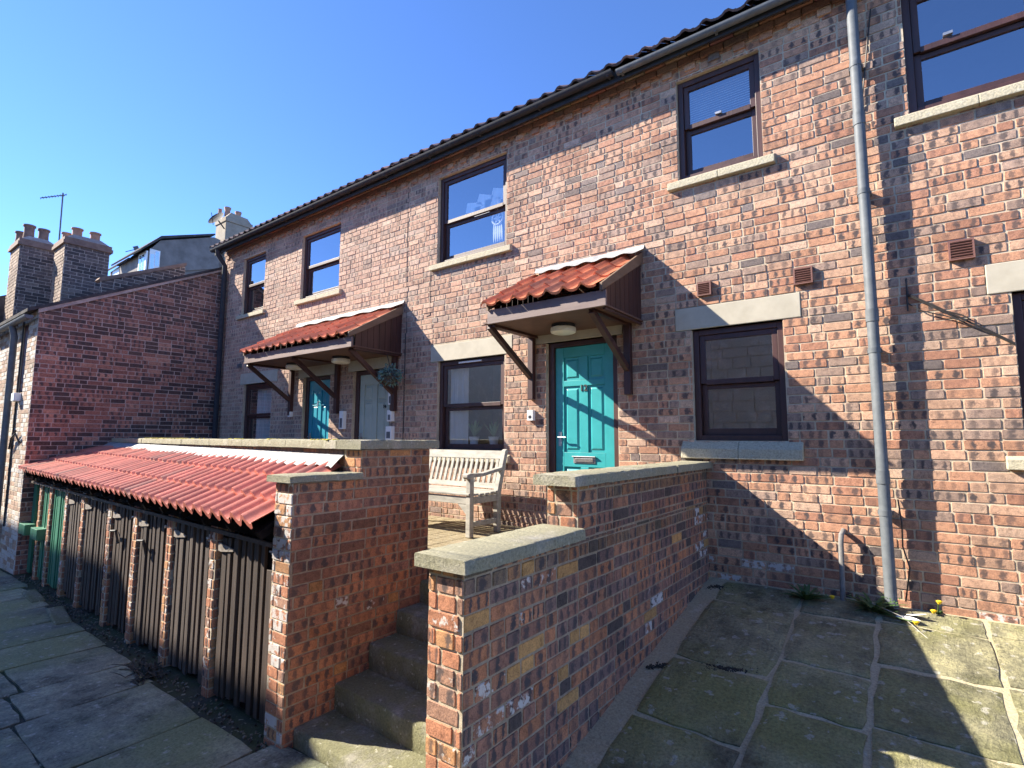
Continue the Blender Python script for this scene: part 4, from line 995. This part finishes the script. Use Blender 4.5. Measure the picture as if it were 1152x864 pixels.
# end bay: a green door left ajar
mb = MB(); xa, xb = -11.3, -10.81; ym = sy(-11.0)
mb.box(xb-.16, xb, ym+.03, ym+.06, zlane(-11)+.03, -.75, M['greenpaint']); mb.box(xa-.05, xa+.12, ym+.03, ym+.06, zlane(-11)+.03, -.75, M['greenpaint']); mb.build('door', SH)['label'] = 'green door leaf standing beside a dark gap'
for x0 in (-10.72, -11.42):
    mb = MB(); mb.box(x0, x0+.36, ym-.10, ym+.03, -1.52, -1.36, M['greenpaint']); mb.build('green_ledge', SH, bevel=.006)
# stone thresholds lying at the shed doors
for k, (x, y, L, w, rz) in enumerate(((-8.0, 1.98, .75, .16, -.12), (-9.35, 2.03, .7, .15, -.06))):
    mb = MB(); z = zlane(x); mb.box(x-L/2, x+L/2, y-w/2, y+w/2, z-.03, z+.05, M['step'], rot=(0, .02, rz))
    one(mb, 'stone_block', (x, y, z), ['nearer loose stone kerb block lying in front of the dark shed doors', 'farther loose stone kerb block lying in front of the green shed door'][k], 'stone block', 'loose kerb blocks by the sheds', bevel=.02)
t = thing('dead_weed', (-5.35, 1.93, zlane(-5.35)), 'clump of dark dead weeds at the foot of the shed doors', 'weed')
mb = MB()
for i in range(70):
    a = R.uniform(0, 2*pi); l = R.uniform(.06, .24); x, y, z = -5.35+R.gauss(0, .13), 1.95+R.gauss(0, .05), zlane(-5.35)+.015
    mb.leaf((x, y, z), (x+cos(a)*l, y+sin(a)*l*.7, z+R.uniform(.02, .12)), .02, M['debris'], .3, 3)
mb.build('stems', t)

# ------------------------------------------------------------------ side house on the left
SD = thing('side_house', (-12.5, 3.6, -2.1), 'dark red brick house on the left with a blank sloping gable wall', 'house')
XG = -11.42; yn = 2.215
mb = MB()
zr = lambda y: 2.13+(y-yn)*.497
# gable: u runs from the house end towards the lane so that the rake clips each course
brickwork(mb, (XG, 5.09, 0), -Y1, X1, 0, 5.09-yn, -2.3, 3.60, pal_gable, M['mortar_grey'], h=.004, header=.2, top=lambda z: 5.09-(yn+max(0, (z-2.12))/.497))
brickwork(mb, (0, yn, 0), X1, -Y1, -14.4, XG, -2.3, 2.1, lambda u, z: ((.36, .25, .19), 0) if R.random() < .7 else ((.42, .36, .30), 0), M['mortar'], h=.004, holes=[(-12.45, -12.02, .75, 1.95)], white=lambda u, z: .9 if R.random() < .5 else 0)
mb.box(-14.4, -14.2, yn+.02, 5.09, -2.3, 2.1, M['mortar_grey'])
mb.prism([(yn, 2.1), (5.09, 2.1), (5.09, 3.52)], 0, -14.4, XG-.01, M['mortar_grey'])
mb.build('wall', SD)
mb = MB()
mb.prism([(yn-.16, zr(yn-.16)-.02), (5.095, zr(5.095)-.02), (5.095, zr(5.095)+.035), (yn-.16, zr(yn-.16)+.035)], 0, -14.45, XG+.045, M['slate'])
rf = mb.build('roof', SD)
mb = MB(); mb.prism([(yn-.02, zr(yn)-.10), (5.09, zr(5.09)-.062), (5.09, zr(5.09)-.021), (yn-.02, zr(yn-.02)-.021)], 0, XG+.006, XG+.035, M['mortar_grey']); mb.build('verge', rf)
gutter(-14.4, XG+.03, yn-.13, 1.98, M['pipe'], .06).build('gutter', rf, smooth=True)
mb = MB(); mb.box(-12.45, -12.02, yn+.03, yn+.09, .75, 1.95, M['timber']); mb.box(-12.40, -12.07, yn+.025, yn+.034, .8, 1.9, simple('maroon_paint', (.085, .012, .014), (.11, .018, .02), 5, .5, .05)); mb.build('shutter', SD)
mb = MB(); mb.tube([(-12.52, yn-.13, 1.93), (-12.52, yn-.09, 1.75), (-12.52, yn-.08, -2.1)], .05, M['pipe'], 14); mb.build('downpipe', SD, smooth=True)
mb = MB(); mb.box(-12.25, -12.05, yn-.10, yn-.005, .60, .74, M['white']); mb.build('meter_box', SD, bevel=.01)
mb = MB(); mb.tube([(-11.75, yn-.03, -.1), (-11.85, yn-.07, .05), (-12.1, yn-.07, -.02), (-12.3, yn-.05, -.2), (-12.2, yn-.05, -.05), (-11.9, yn-.06, .1)], .014, M['cable'], 8)
mb.tube([(-12.3, yn-.02, 2.0), (-12.3, yn-.02, -1.5)], .012, M['cable'], 8); mb.build('cable', SD)
# next house down the lane
NH = thing('lane_house', (-19, 4.2, -2.2), 'pale fronted old house farther down the lane at the left edge', 'house')
mb = MB(); brickwork(mb, (0, 2.3, 0), X1, -Y1, -24, -14.42, -2.4, 2.0, pal_end, M['mortar'], h=.004, reveals=False, white=lambda u, z: .8 if R.random() < .5 else 0)
mb.box(-24, -14.43, 2.32, 6.8, -2.4, 2.0, M['mortar_grey']); mb.build('wall', NH)
mb = MB(); mb.prism([(2.1, 1.95), (4.5, 3.32), (6.9, 1.95)], 0, -24.1, -14.42, M['slate']); mb.build('roof', NH)
gutter(-24, -14.5, 2.13, 1.92, M['blackpvc'], .06).build('gutter', NH, smooth=True)

# ------------------------------------------------------------------ chimneys and roofs beyond
def stack(name, lab, xb, xf, y0, y1, z0, z1, pots, pal, mt, group='chimney stacks beyond the side house'):
    t = thing(name, ((xb+xf)/2, (y0+y1)/2, z0), lab, 'chimney', group)
    mb = MB()
    brickwork(mb, (xf, 0, 0), Y1, X1, y0, y1, z0, z1, pal, mt, h=.006, reveals=False)
    brickwork(mb, (0, y0, 0), X1, -Y1, xb, xf, z0, z1, lambda u, z: (lerp((.42, .33, .26), (.3, .22, .17), R.random()), .3), M['mortar'], h=.006, reveals=False)  # sunlit side in paler brick and mortar, sunlight put into the colour
    mb.box(xb, xf-.002, y0+.002, y1, z0, z1, mt)
    mb.build('shaft', t)
    mb = MB(); mb.box(xb-.04, xf+.05, y0-.05, y1+.05, z1, z1+.075, M['buffpot']); mb.box(xb-.02, xf+.03, y0-.03, y1+.03, z1+.077, z1+.15, M['buffpot'])
    k = mb.pts([(xb, y0, z1+.151), (xf, y0, z1+.151), (xf, y1, z1+.151), (xb, y1, z1+.151), (xb+.1, y0+.15, z1+.27), (xf-.1, y0+.15, z1+.27), (xf-.1, y1-.15, z1+.27), (xb+.1, y1-.15, z1+.27)])
    for q in range(4): mb.face([k+q, k+(q+1) % 4, k+4+(q+1) % 4, k+4+q], mt)
    mb.face([k+4, k+5, k+6, k+7], mt)
    mb.build('cap', t)
    for (px_, py_, h, r, m_) in pots:
        mb = MB(); mb.lathe((px_, py_, z1+.2), [(r*1.05, 0), (r*.9, h*.5), (r*.92, h*.86), (r*1.12, h*.9), (r*1.12, h), (r*.8, h)], M[m_], 14); mb.build('chimney_pot', t, smooth=True)
stack('chimney_stack', 'sooty brick chimney stack at the far left with tall dark pots and an aerial mast', -16.9, -16.0, 2.66, 3.30, 2.4, 4.36, [(-16.3, 2.84, .38, .105, 'buffpot'), (-16.3, 3.10, .36, .105, 'buffpot'), (-16.75, 2.78, .3, .10, 'buffpot')], pal_chim, M['mortar_grey'])
stack('chimney_stack', 'second sooty brick chimney stack with shorter reddish pots, right of the aerial mast', -15.3, -14.5, 3.13, 3.93, 2.4, 4.20, [(-14.75, 3.37, .26, .10, 'pot'), (-14.75, 3.70, .26, .10, 'pot'), (-15.15, 3.28, .22, .09, 'pot'), (-15.15, 3.62, .2, .09, 'pot')], pal_chim, M['mortar_grey'])
t = thing('television_aerial', (-16.1, 3.36, 3.7), 'thin television aerial mast between the two chimney stacks', 'aerial')
mb = MB(); mb.tube([(-16.05, 3.35, 3.7), (-16.05, 3.33, 5.86)], .016, M['pipe'], 8); mb.build('mast', t)
mb = MB(); mb.tube([(-16.05, 2.93, 5.58), (-16.05, 3.40, 5.84)], .012, M['pipe'], 6)
for i in range(9): q = i/8; y = 2.95+.42*q; z = 5.59+.23*q; mb.tube([(-16.16, y, z), (-15.94, y, z)], .005, M['pipe'], 5)
mb.build('boom', t)
# coped brick parapet rising behind the gable
t = MB()
brickwork(t, (-13.5, 5.14, 0), -Y1, X1, 0, 1.6, 2.4, 4.0, pal_chim, M['mortar_grey'], h=.005, reveals=False, top=lambda z: 1.6-max(0, (z-3.33))/.47)
t.prism([(5.15, 4.11), (3.52, 3.345), (3.50, 3.30), (3.54, 3.27), (5.15, 4.03)], 0, -13.75, -13.47, M['buffpot'])
one(t, 'gable_parapet', (-13.5, 4.4, 2.4), 'dark sloping brick parapet showing just above the gable of the side house', 'wall')
t = MB(); t.prism([(-1.5, 1.2), (2.75, 3.80), (6.5, 1.4)], 0, -26, -17.6, M['slate']); t.box(-26, -17.61, -1.2, 6.2, -2.4, 1.2, M['mortar_grey'])
for q in range(1): pass
# rendered house with dormer
RH = thing('rendered_house', (-28, 10.4, -2), 'grey rendered house with dormer windows and a tall chimney in the distance', 'house')
mb = MB(); X = -26
mb.prism([(6.2, 5.4), (8.0, 6.6), (8.75, 7.25), (9.9, 7.9), (11.2, 8.9), (13.5, 7.4), (15, 6.2), (15, -2.4), (6.2, -2.4)], 0, X-7, X, M['render'])
mb.build('wall', RH)
mb = MB(); mb.prism([(6.0, 5.35), (11.25, 9.0), (15.2, 6.1), (15.2, 6.25), (11.25, 9.15), (6.0, 5.5)], 0, X-7.1, X+.06, M['slate']); mb.build('roof', RH)
mb = MB()   # dormer cheek and roof
mb.prism([(8.36, 6.95), (8.36, 7.98), (8.80, 8.60), (11.0, 9.45), (11.3, 9.40), (11.3, 8.0), (9.8, 7.5)], 0, X-3.2, X+.1, M['render'])
dm = mb.build('dormer', RH)
mb = MB(); mb.prism([(8.08, 7.93), (8.82, 8.68), (11.0, 9.52), (11.0, 9.6), (8.78, 8.78), (8.05, 7.99)], 0, X-3.4, X+.22, M['slate']); mb.build('dormer_roof', dm)
mb = MB()
mb.box(X-.75, X+.115, 8.30, 8.355, 7.0, 8.0, M['white'])
for a in (-.62, -.30): mb.box(X+a, X+a+.24, 8.285, 8.298, 7.12, 7.88, M['glass'])
mb.box(X+.102, X+.13, 8.42, 8.82, 7.20, 8.12, M['white'])
for a, b in ((8.46, 8.60), (8.64, 8.78)): mb.box(X+.131, X+.137, a, b, 7.28+(a-8.46)*.8, 7.9+(a-8.46)*.9, M['glass'])
mb.build('window', dm)
cm = simple('buff_chimney_render', (.24, .20, .155), (.33, .285, .225), 3, .95, .3)
mb = MB(); mb.box(X-.9, X+.15, 11.48, 12.72, 6.8, 10.4, cm); mb.box(X-.95, X+.2, 11.44, 12.76, 10.4, 10.62, cm)
mb.prism([(11.48, 10.62), (12.72, 10.62), (12.5, 10.85), (11.7, 10.9)], 0, X-.9, X+.15, cm); ch = mb.build('chimney', RH, bevel=.02)
for (y, z, r) in ((11.72, 10.85, .14), (12.24, 10.80, .14)):
    mb = MB(); mb.lathe((X-.3, y, z), [(r, 0), (r*.85, .25), (r*1.1, .36), (r*1.1, .42), (r*.8, .42)], M['pot'], 12); mb.build('chimney_pot', ch, smooth=True)
mb = MB(); mb.lathe((X-.6, 11.5, 10.85), [(.09, 0), (.08, .3), (.1, .34)], M['pot'], 10); mb.build('chimney_pot', ch, smooth=True)
t = MB(); c = Vector((X+.1, 11.1, 10.35)); nrm = Vector((.25, -.8, .5)).normalized(); u = nrm.cross(Vector((0, 0, 1))).normalized(); v = u.cross(nrm)
rings = [t.pts([c+nrm*(.28*(r/.42)**2*.35)+(u*cos(2*pi*q/18)+v*sin(2*pi*q/18))*r for q in range(18)]) for r in (.05, .2, .34, .42)]
for a, b in zip(rings, rings[1:]):
    for q in range(18): t.face([a+q, a+(q+1) % 18, b+(q+1) % 18, b+q], M['blackpvc'])
t.face([rings[0]+q for q in range(18)], M['blackpvc'])
t.tube([c, c-nrm*.12, (X+.1, 11.45, 10.0)], .03, M['slate'], 8); t.tube([c-v*.4, c+nrm*.4], .015, M['slate'], 6)
one(t, 'satellite_dish', c, 'dark satellite dish fixed to the side of the distant rendered chimney', 'satellite dish')
# second dormer house further back
DH = thing('dormer_house', (-32, 10.5, -2), 'distant slate roof with one small dormer, left of the rendered house', 'house')
mb = MB(); X = -30
mb.prism([(5.0, 5.2), (10.3, 8.2), (14, 6), (14, -2.4), (5.0, -2.4)], 0, X-8, X-.3, M['mortar_grey']); mb.build('wall', DH)
mb = MB(); mb.prism([(4.8, 5.2), (10.3, 8.25), (14.2, 6), (14.2, 6.15), (10.3, 8.4), (4.8, 5.35)], 0, X-8.1, X-.2, M['slate']); mb.build('roof', DH)
mb = MB(); mb.prism([(8.6, 7.3), (8.6, 8.15), (8.9, 8.5), (9.9, 8.6), (9.9, 7.6)], 0, X-1.4, X, M['mortar_dirty']); d2 = mb.build('dormer', DH)
mb = MB(); mb.prism([(8.42, 8.10), (8.88, 8.56), (9.95, 8.72), (9.95, 8.80), (8.85, 8.66), (8.40, 8.18)], 0, X-1.5, X+.15, M['slate']); mb.build('dormer_roof', d2)
mb = MB(); mb.box(X-.9, X+.0, 8.55, 8.598, 7.55, 8.12, M['white']); mb.box(X+.002, X+.03, 8.66, 9.02, 7.65, 8.2, M['white']); mb.box(X+.031, X+.036, 8.72, 8.96, 7.75, 8.12, M['glass']); mb.build('window', d2)
t = MB(); t.tube([(X, 9.15, 8.75), (X, 9.17, 9.35)], .02, M['pipe'], 6); t.tube([(X, 8.75, 8.95), (X, 9.3, 9.28)], .02, M['pipe'], 6)
t.box(X-.03, X+.03, 9.08, 9.3, 9.1, 9.36, M['pipe'], rot=(.5, 0, 0))
one(t, 'roof_aerial', (X, 9.17, 8.75), 'small aerial on the roof ridge between the two distant dormers', 'aerial')
# dark roof in front of the far left stack
OR = thing('slate_roof_house', (-20, 3.4, -2), 'dark slate roofed house behind the far left chimney stack', 'house')
mb = MB(); mb.box(-27, -17.4, 2.5, 7.6, -2.4, 2.4, M['mortar_grey']); mb.build('wall', OR)
mb = MB(); mb.prism([(1.9, 3.0), (4.6, 4.35), (7.8, 2.4), (2.2, 2.4)], 0, -27.1, -17.3, M['slate']); mb.build('roof', OR)

# ------------------------------------------------------------------ houses across the lane (they cast the lane's shade and show in the panes)
def across(name, lab, x0, x1, y0, y1, zt, zb=-2.6):
    t = thing(name, ((x0+x1)/2, (y0+y1)/2, zb), lab, 'house')
    mb = MB(); mb.box(x0, x1, y0, y1, zb, zt-.15, M['stonewall'])
    z = zb+.1
    while z < zt-.35:
        h = R.uniform(.18, .3); x = x0+.03
        while x < x1-.25:
            w = R.uniform(.3, .6); w = min(w, x1-.03-x); g = R.uniform(.75, 1.15)
            mb.box(x, x+w-.02, y1, y1+.02, z, z+h-.02, M['stonewall']); x += w
        z += h
    mb.build('wall', t)
    mb = MB(); mb.box(x0-.1, x1, y0-.1, y1, zt-.15, zt, M['slate']); mb.build('roof', t)
    return t
across('stone_house', 'tall stone house across the lane that shades the shed doors', -16.9, -13.0, -9, -2.5, 5.70)
across('stone_house', 'taller stone house farther along the opposite side of the lane', -30, -16.92, -9, -2.5, 6.25)
across('stone_outhouse', 'lower stone building across the lane, mirrored in the panes', -7.5, 7.5, -7, -3.2, 2.75)

# ------------------------------------------------------------------ bench
BN = thing('garden_bench', (-4.35, 4.45, -1.0), 'weathered pale wooden slatted bench in front of the brick wall', 'bench')
bx0, bx1, by0, by1 = -5.02, -3.62, 4.14, 4.62; z0 = -1.0; bm = M['bench']
lean = lambda z: by1+max(0, z-(z0+.42))*.30
for x in (bx0+.03, bx1-.03):
    mb = MB(); mb.box(x-.03, x+.03, by0, by0+.06, z0, z0+.60, bm); mb.build('leg', BN, bevel=.006)
    mb = MB(); mb.prism([(by1-.03, z0), (by1+.03, z0), (by1+.035, z0+.42), (lean(z0+.88)+.02, z0+.86), (lean(z0+.88)+.0, z0+.885), (lean(z0+.88)-.03, z0+.87), (by1-.035, z0+.42)], 0, x-.03, x+.03, bm); mb.build('leg', BN, bevel=.006)
    mb = MB(); P = [(by0-.05, z0+.605), (by0-.03, z0+.585), (by0+.05, z0+.60), (by0+.2, z0+.605), (by1+.05, z0+.655), (by1+.05, z0+.69), (by0+.2, z0+.64), (by0+.0, z0+.645), (by0-.05, z0+.635)]
    mb.prism(P, 0, x-.035, x+.035, bm); mb.build('armrest', BN, bevel=.006)
    mb = MB(); mb.box(x-.02, x+.02, by0+.06, by1-.03, z0+.33, z0+.40, bm); mb.box(x-.018, x+.018, by0+.06, by1-.03, z0+.10, z0+.15, bm); mb.build('side_rail', BN, bevel=.004)
mb = MB(); mb.box(bx0+.06, bx1-.06, by0+.005, by0+.035, z0+.33, z0+.405, bm)
for x, s in ((bx0+.06, 1), (bx1-.06, -1)): mb.prism([(x, z0+.33), (x+s*.12, z0+.33), (x+s*.02, z0+.24), (x, z0+.22)][::s], 1, by0+.008, by0+.03, bm)
mb.build('apron', BN, bevel=.004)
mb = MB()
for i in range(6): y = by0-.015+i*.088; zz = z0+.42-.012*sin(pi*i/5); mb.box(bx0+.005, bx1-.005, y, y+.068, zz, zz+.022, bm)
mb.build('seat', BN, bevel=.005)
mb = MB()
mb.prism([(lean(z0+.80)-.025, z0+.775), (lean(z0+.80)+.012, z0+.775), (lean(z0+.88)+.012, z0+.865), (lean(z0+.88)-.025, z0+.865)], 0, bx0+.06, bx1-.06, bm)
mb.prism([(lean(z0+.47)-.02, z0+.455), (lean(z0+.47)+.012, z0+.455), (lean(z0+.52)+.012, z0+.51), (lean(z0+.52)-.02, z0+.51)], 0, bx0+.06, bx1-.06, bm)
n = 17
for i in range(n):
    x = bx0+.10+(bx1-bx0-.20)*i/(n-1)
    mb.prism([(lean(z0+.51)-.010, z0+.508), (lean(z0+.51)+.008, z0+.508), (lean(z0+.78)+.006, z0+.778), (lean(z0+.78)-.012, z0+.778)], 0, x-.020, x+.020, bm)
mb.build('backrest', BN, bevel=.004)

# ------------------------------------------------------------------ weeds in the yard
def dandelion(x, y, n, sz, flowers, lab):
    z = zyard(y)+.01; t = thing('dandelion', (x, y, z), lab, 'weed', 'dandelions at the foot of the wall')
    mb = MB()
    for i in range(n):
        a = i*2.399+R.uniform(-.3, .3); l = sz*R.uniform(.55, 1.1)
        p = Vector((x, y, z)); e = p+Vector((cos(a)*l, sin(a)*l*.8, sz*R.uniform(.25, .85)))
        mb.leaf(p, e, .035*R.uniform(.7, 1.2), M['leaf'], .3, 5)
        for q in range(3):
            m_ = p.lerp(e, .35+.2*q); sd_ = Vector((-sin(a), cos(a), .1))*R.choice((-1, 1)); mb.leaf(m_, m_+sd_*.035+Vector((0, 0, .004)), .014, M['leaf'], .2, 2)
    mb.build('leaves', t)
    for (fx, fy, fz) in flowers:
        mb = MB(); f = Vector((fx, fy, fz)); mb.tube([(x, y, z), ((x+fx)/2, (y+fy)/2, z+(fz-z)*.7), f], .004, M['leaf'], 6)
        for i in range(26): a = i*2.399; r = .026*sqrt((i+1)/26); mb.leaf(f, f+Vector((cos(a)*r, sin(a)*r-.006, .012)), .012, M['yellow'], .1, 2)
        mb.lathe((fx, fy, fz), [(.008, -.012), (.018, .004), (.012, .012)], M['yellow'], 10); mb.build('flower', t)
dandelion(-.74, 4.92, 26, .20, [(-.56, 4.92, -1.215)], 'flat rosette of dandelion leaves with one yellow flower left of the pipe stub')
dandelion(-.29, 4.91, 34, .22, [(-.045, 4.72, -1.25)], 'bushy dandelion at the foot of the grey downpipe with a flower lying on the flags')
dandelion(.085, 5.055, 5, .05, [(.095, 4.98, -1.15), (.06, 5.0, -1.225)], 'small dandelion with an upright yellow flower right of the downpipe')
t = MB(); t.leaf((-.16, 4.86, -1.26), (-.02, 4.80, -1.245), .09, M['white'], .05, 4); t.leaf((-.10, 4.9, -1.25), (.02, 4.87, -1.23), .05, M['curtain'], -.1, 3)
one(t, 'litter', (-.1, 4.85, -1.27), 'crumpled scrap of pale litter lying beside the downpipe foot', 'litter')
t = MB(); t.tube([(-.30, 4.86, -1.20), (-.12, 4.80, -1.245), (.02, 4.62, -1.318), (.14, 4.60, -1.32)], .0028, M['bench'], 6)
one(t, 'dry_stalk', (-.1, 4.75, -1.3), 'pale dry plant stalk lying on the flags by the downpipe', 'stalk')

# ------------------------------------------------------------------ light, sky, camera
sv = Vector((-2.12, -1.0, 1.622)).normalized()          # towards the sun
sun = bpy.data.lights.new('sun', 'SUN'); sun.energy = 5.0; sun.angle = radians(.53); sun.color = (1, .92, .78)
so = bpy.data.objects.new('sun', sun); COL.objects.link(so); so.rotation_euler = sv.to_track_quat('Z', 'Y').to_euler(); so.location = sv*40
w = bpy.data.worlds.new('World'); S.world = w; w.use_nodes = True; nt = w.node_tree
bg = nt.nodes['Background']; sky = nt.nodes.new('ShaderNodeTexSky'); sky.sky_type = 'NISHITA'; sky.sun_disc = False
sky.sun_elevation = math.asin(sv.z); sky.sun_rotation = math.atan2(sv.x, sv.y); sky.air_density = .5; sky.dust_density = 0; sky.ozone_density = 6.0; sky.altitude = 50
hs = nt.nodes.new('ShaderNodeHueSaturation'); hs.inputs['Saturation'].default_value = 1.0
nt.links.new(sky.outputs[0], hs.inputs['Color']); nt.links.new(mix(nt, 1, hs.outputs[0], (.76, .85, .98), 'MULTIPLY'), bg.inputs[0]); bg.inputs[1].default_value = .15
cam = bpy.data.cameras.new('camera'); co = bpy.data.objects.new('camera', cam); COL.objects.link(co); S.camera = co
cam.sensor_width = 36; cam.lens = 36*597.1/1152; cam.clip_end = 2000; cam.clip_start = .05
yaw, pit, rol = -.642072844, .102825435, .00415
f = Vector((sin(yaw)*cos(pit), cos(yaw)*cos(pit), sin(pit))); r = Vector((cos(yaw), -sin(yaw), 0)); u = r.cross(f)
r2 = r*cos(rol)+u*sin(rol); u2 = r2.cross(f)
co.matrix_world = Matrix(((r2.x, u2.x, -f.x, 0), (r2.y, u2.y, -f.y, 0), (r2.z, u2.z, -f.z, 0), (0, 0, 0, 1)))
S.view_settings.view_transform = 'Standard'; S.view_settings.look = 'None'; S.view_settings.gamma = 1; S.view_settings.exposure = 1.76
S.view_settings.use_curve_mapping = False
S.cycles.max_bounces = 8; S.cycles.transparent_max_bounces = 12
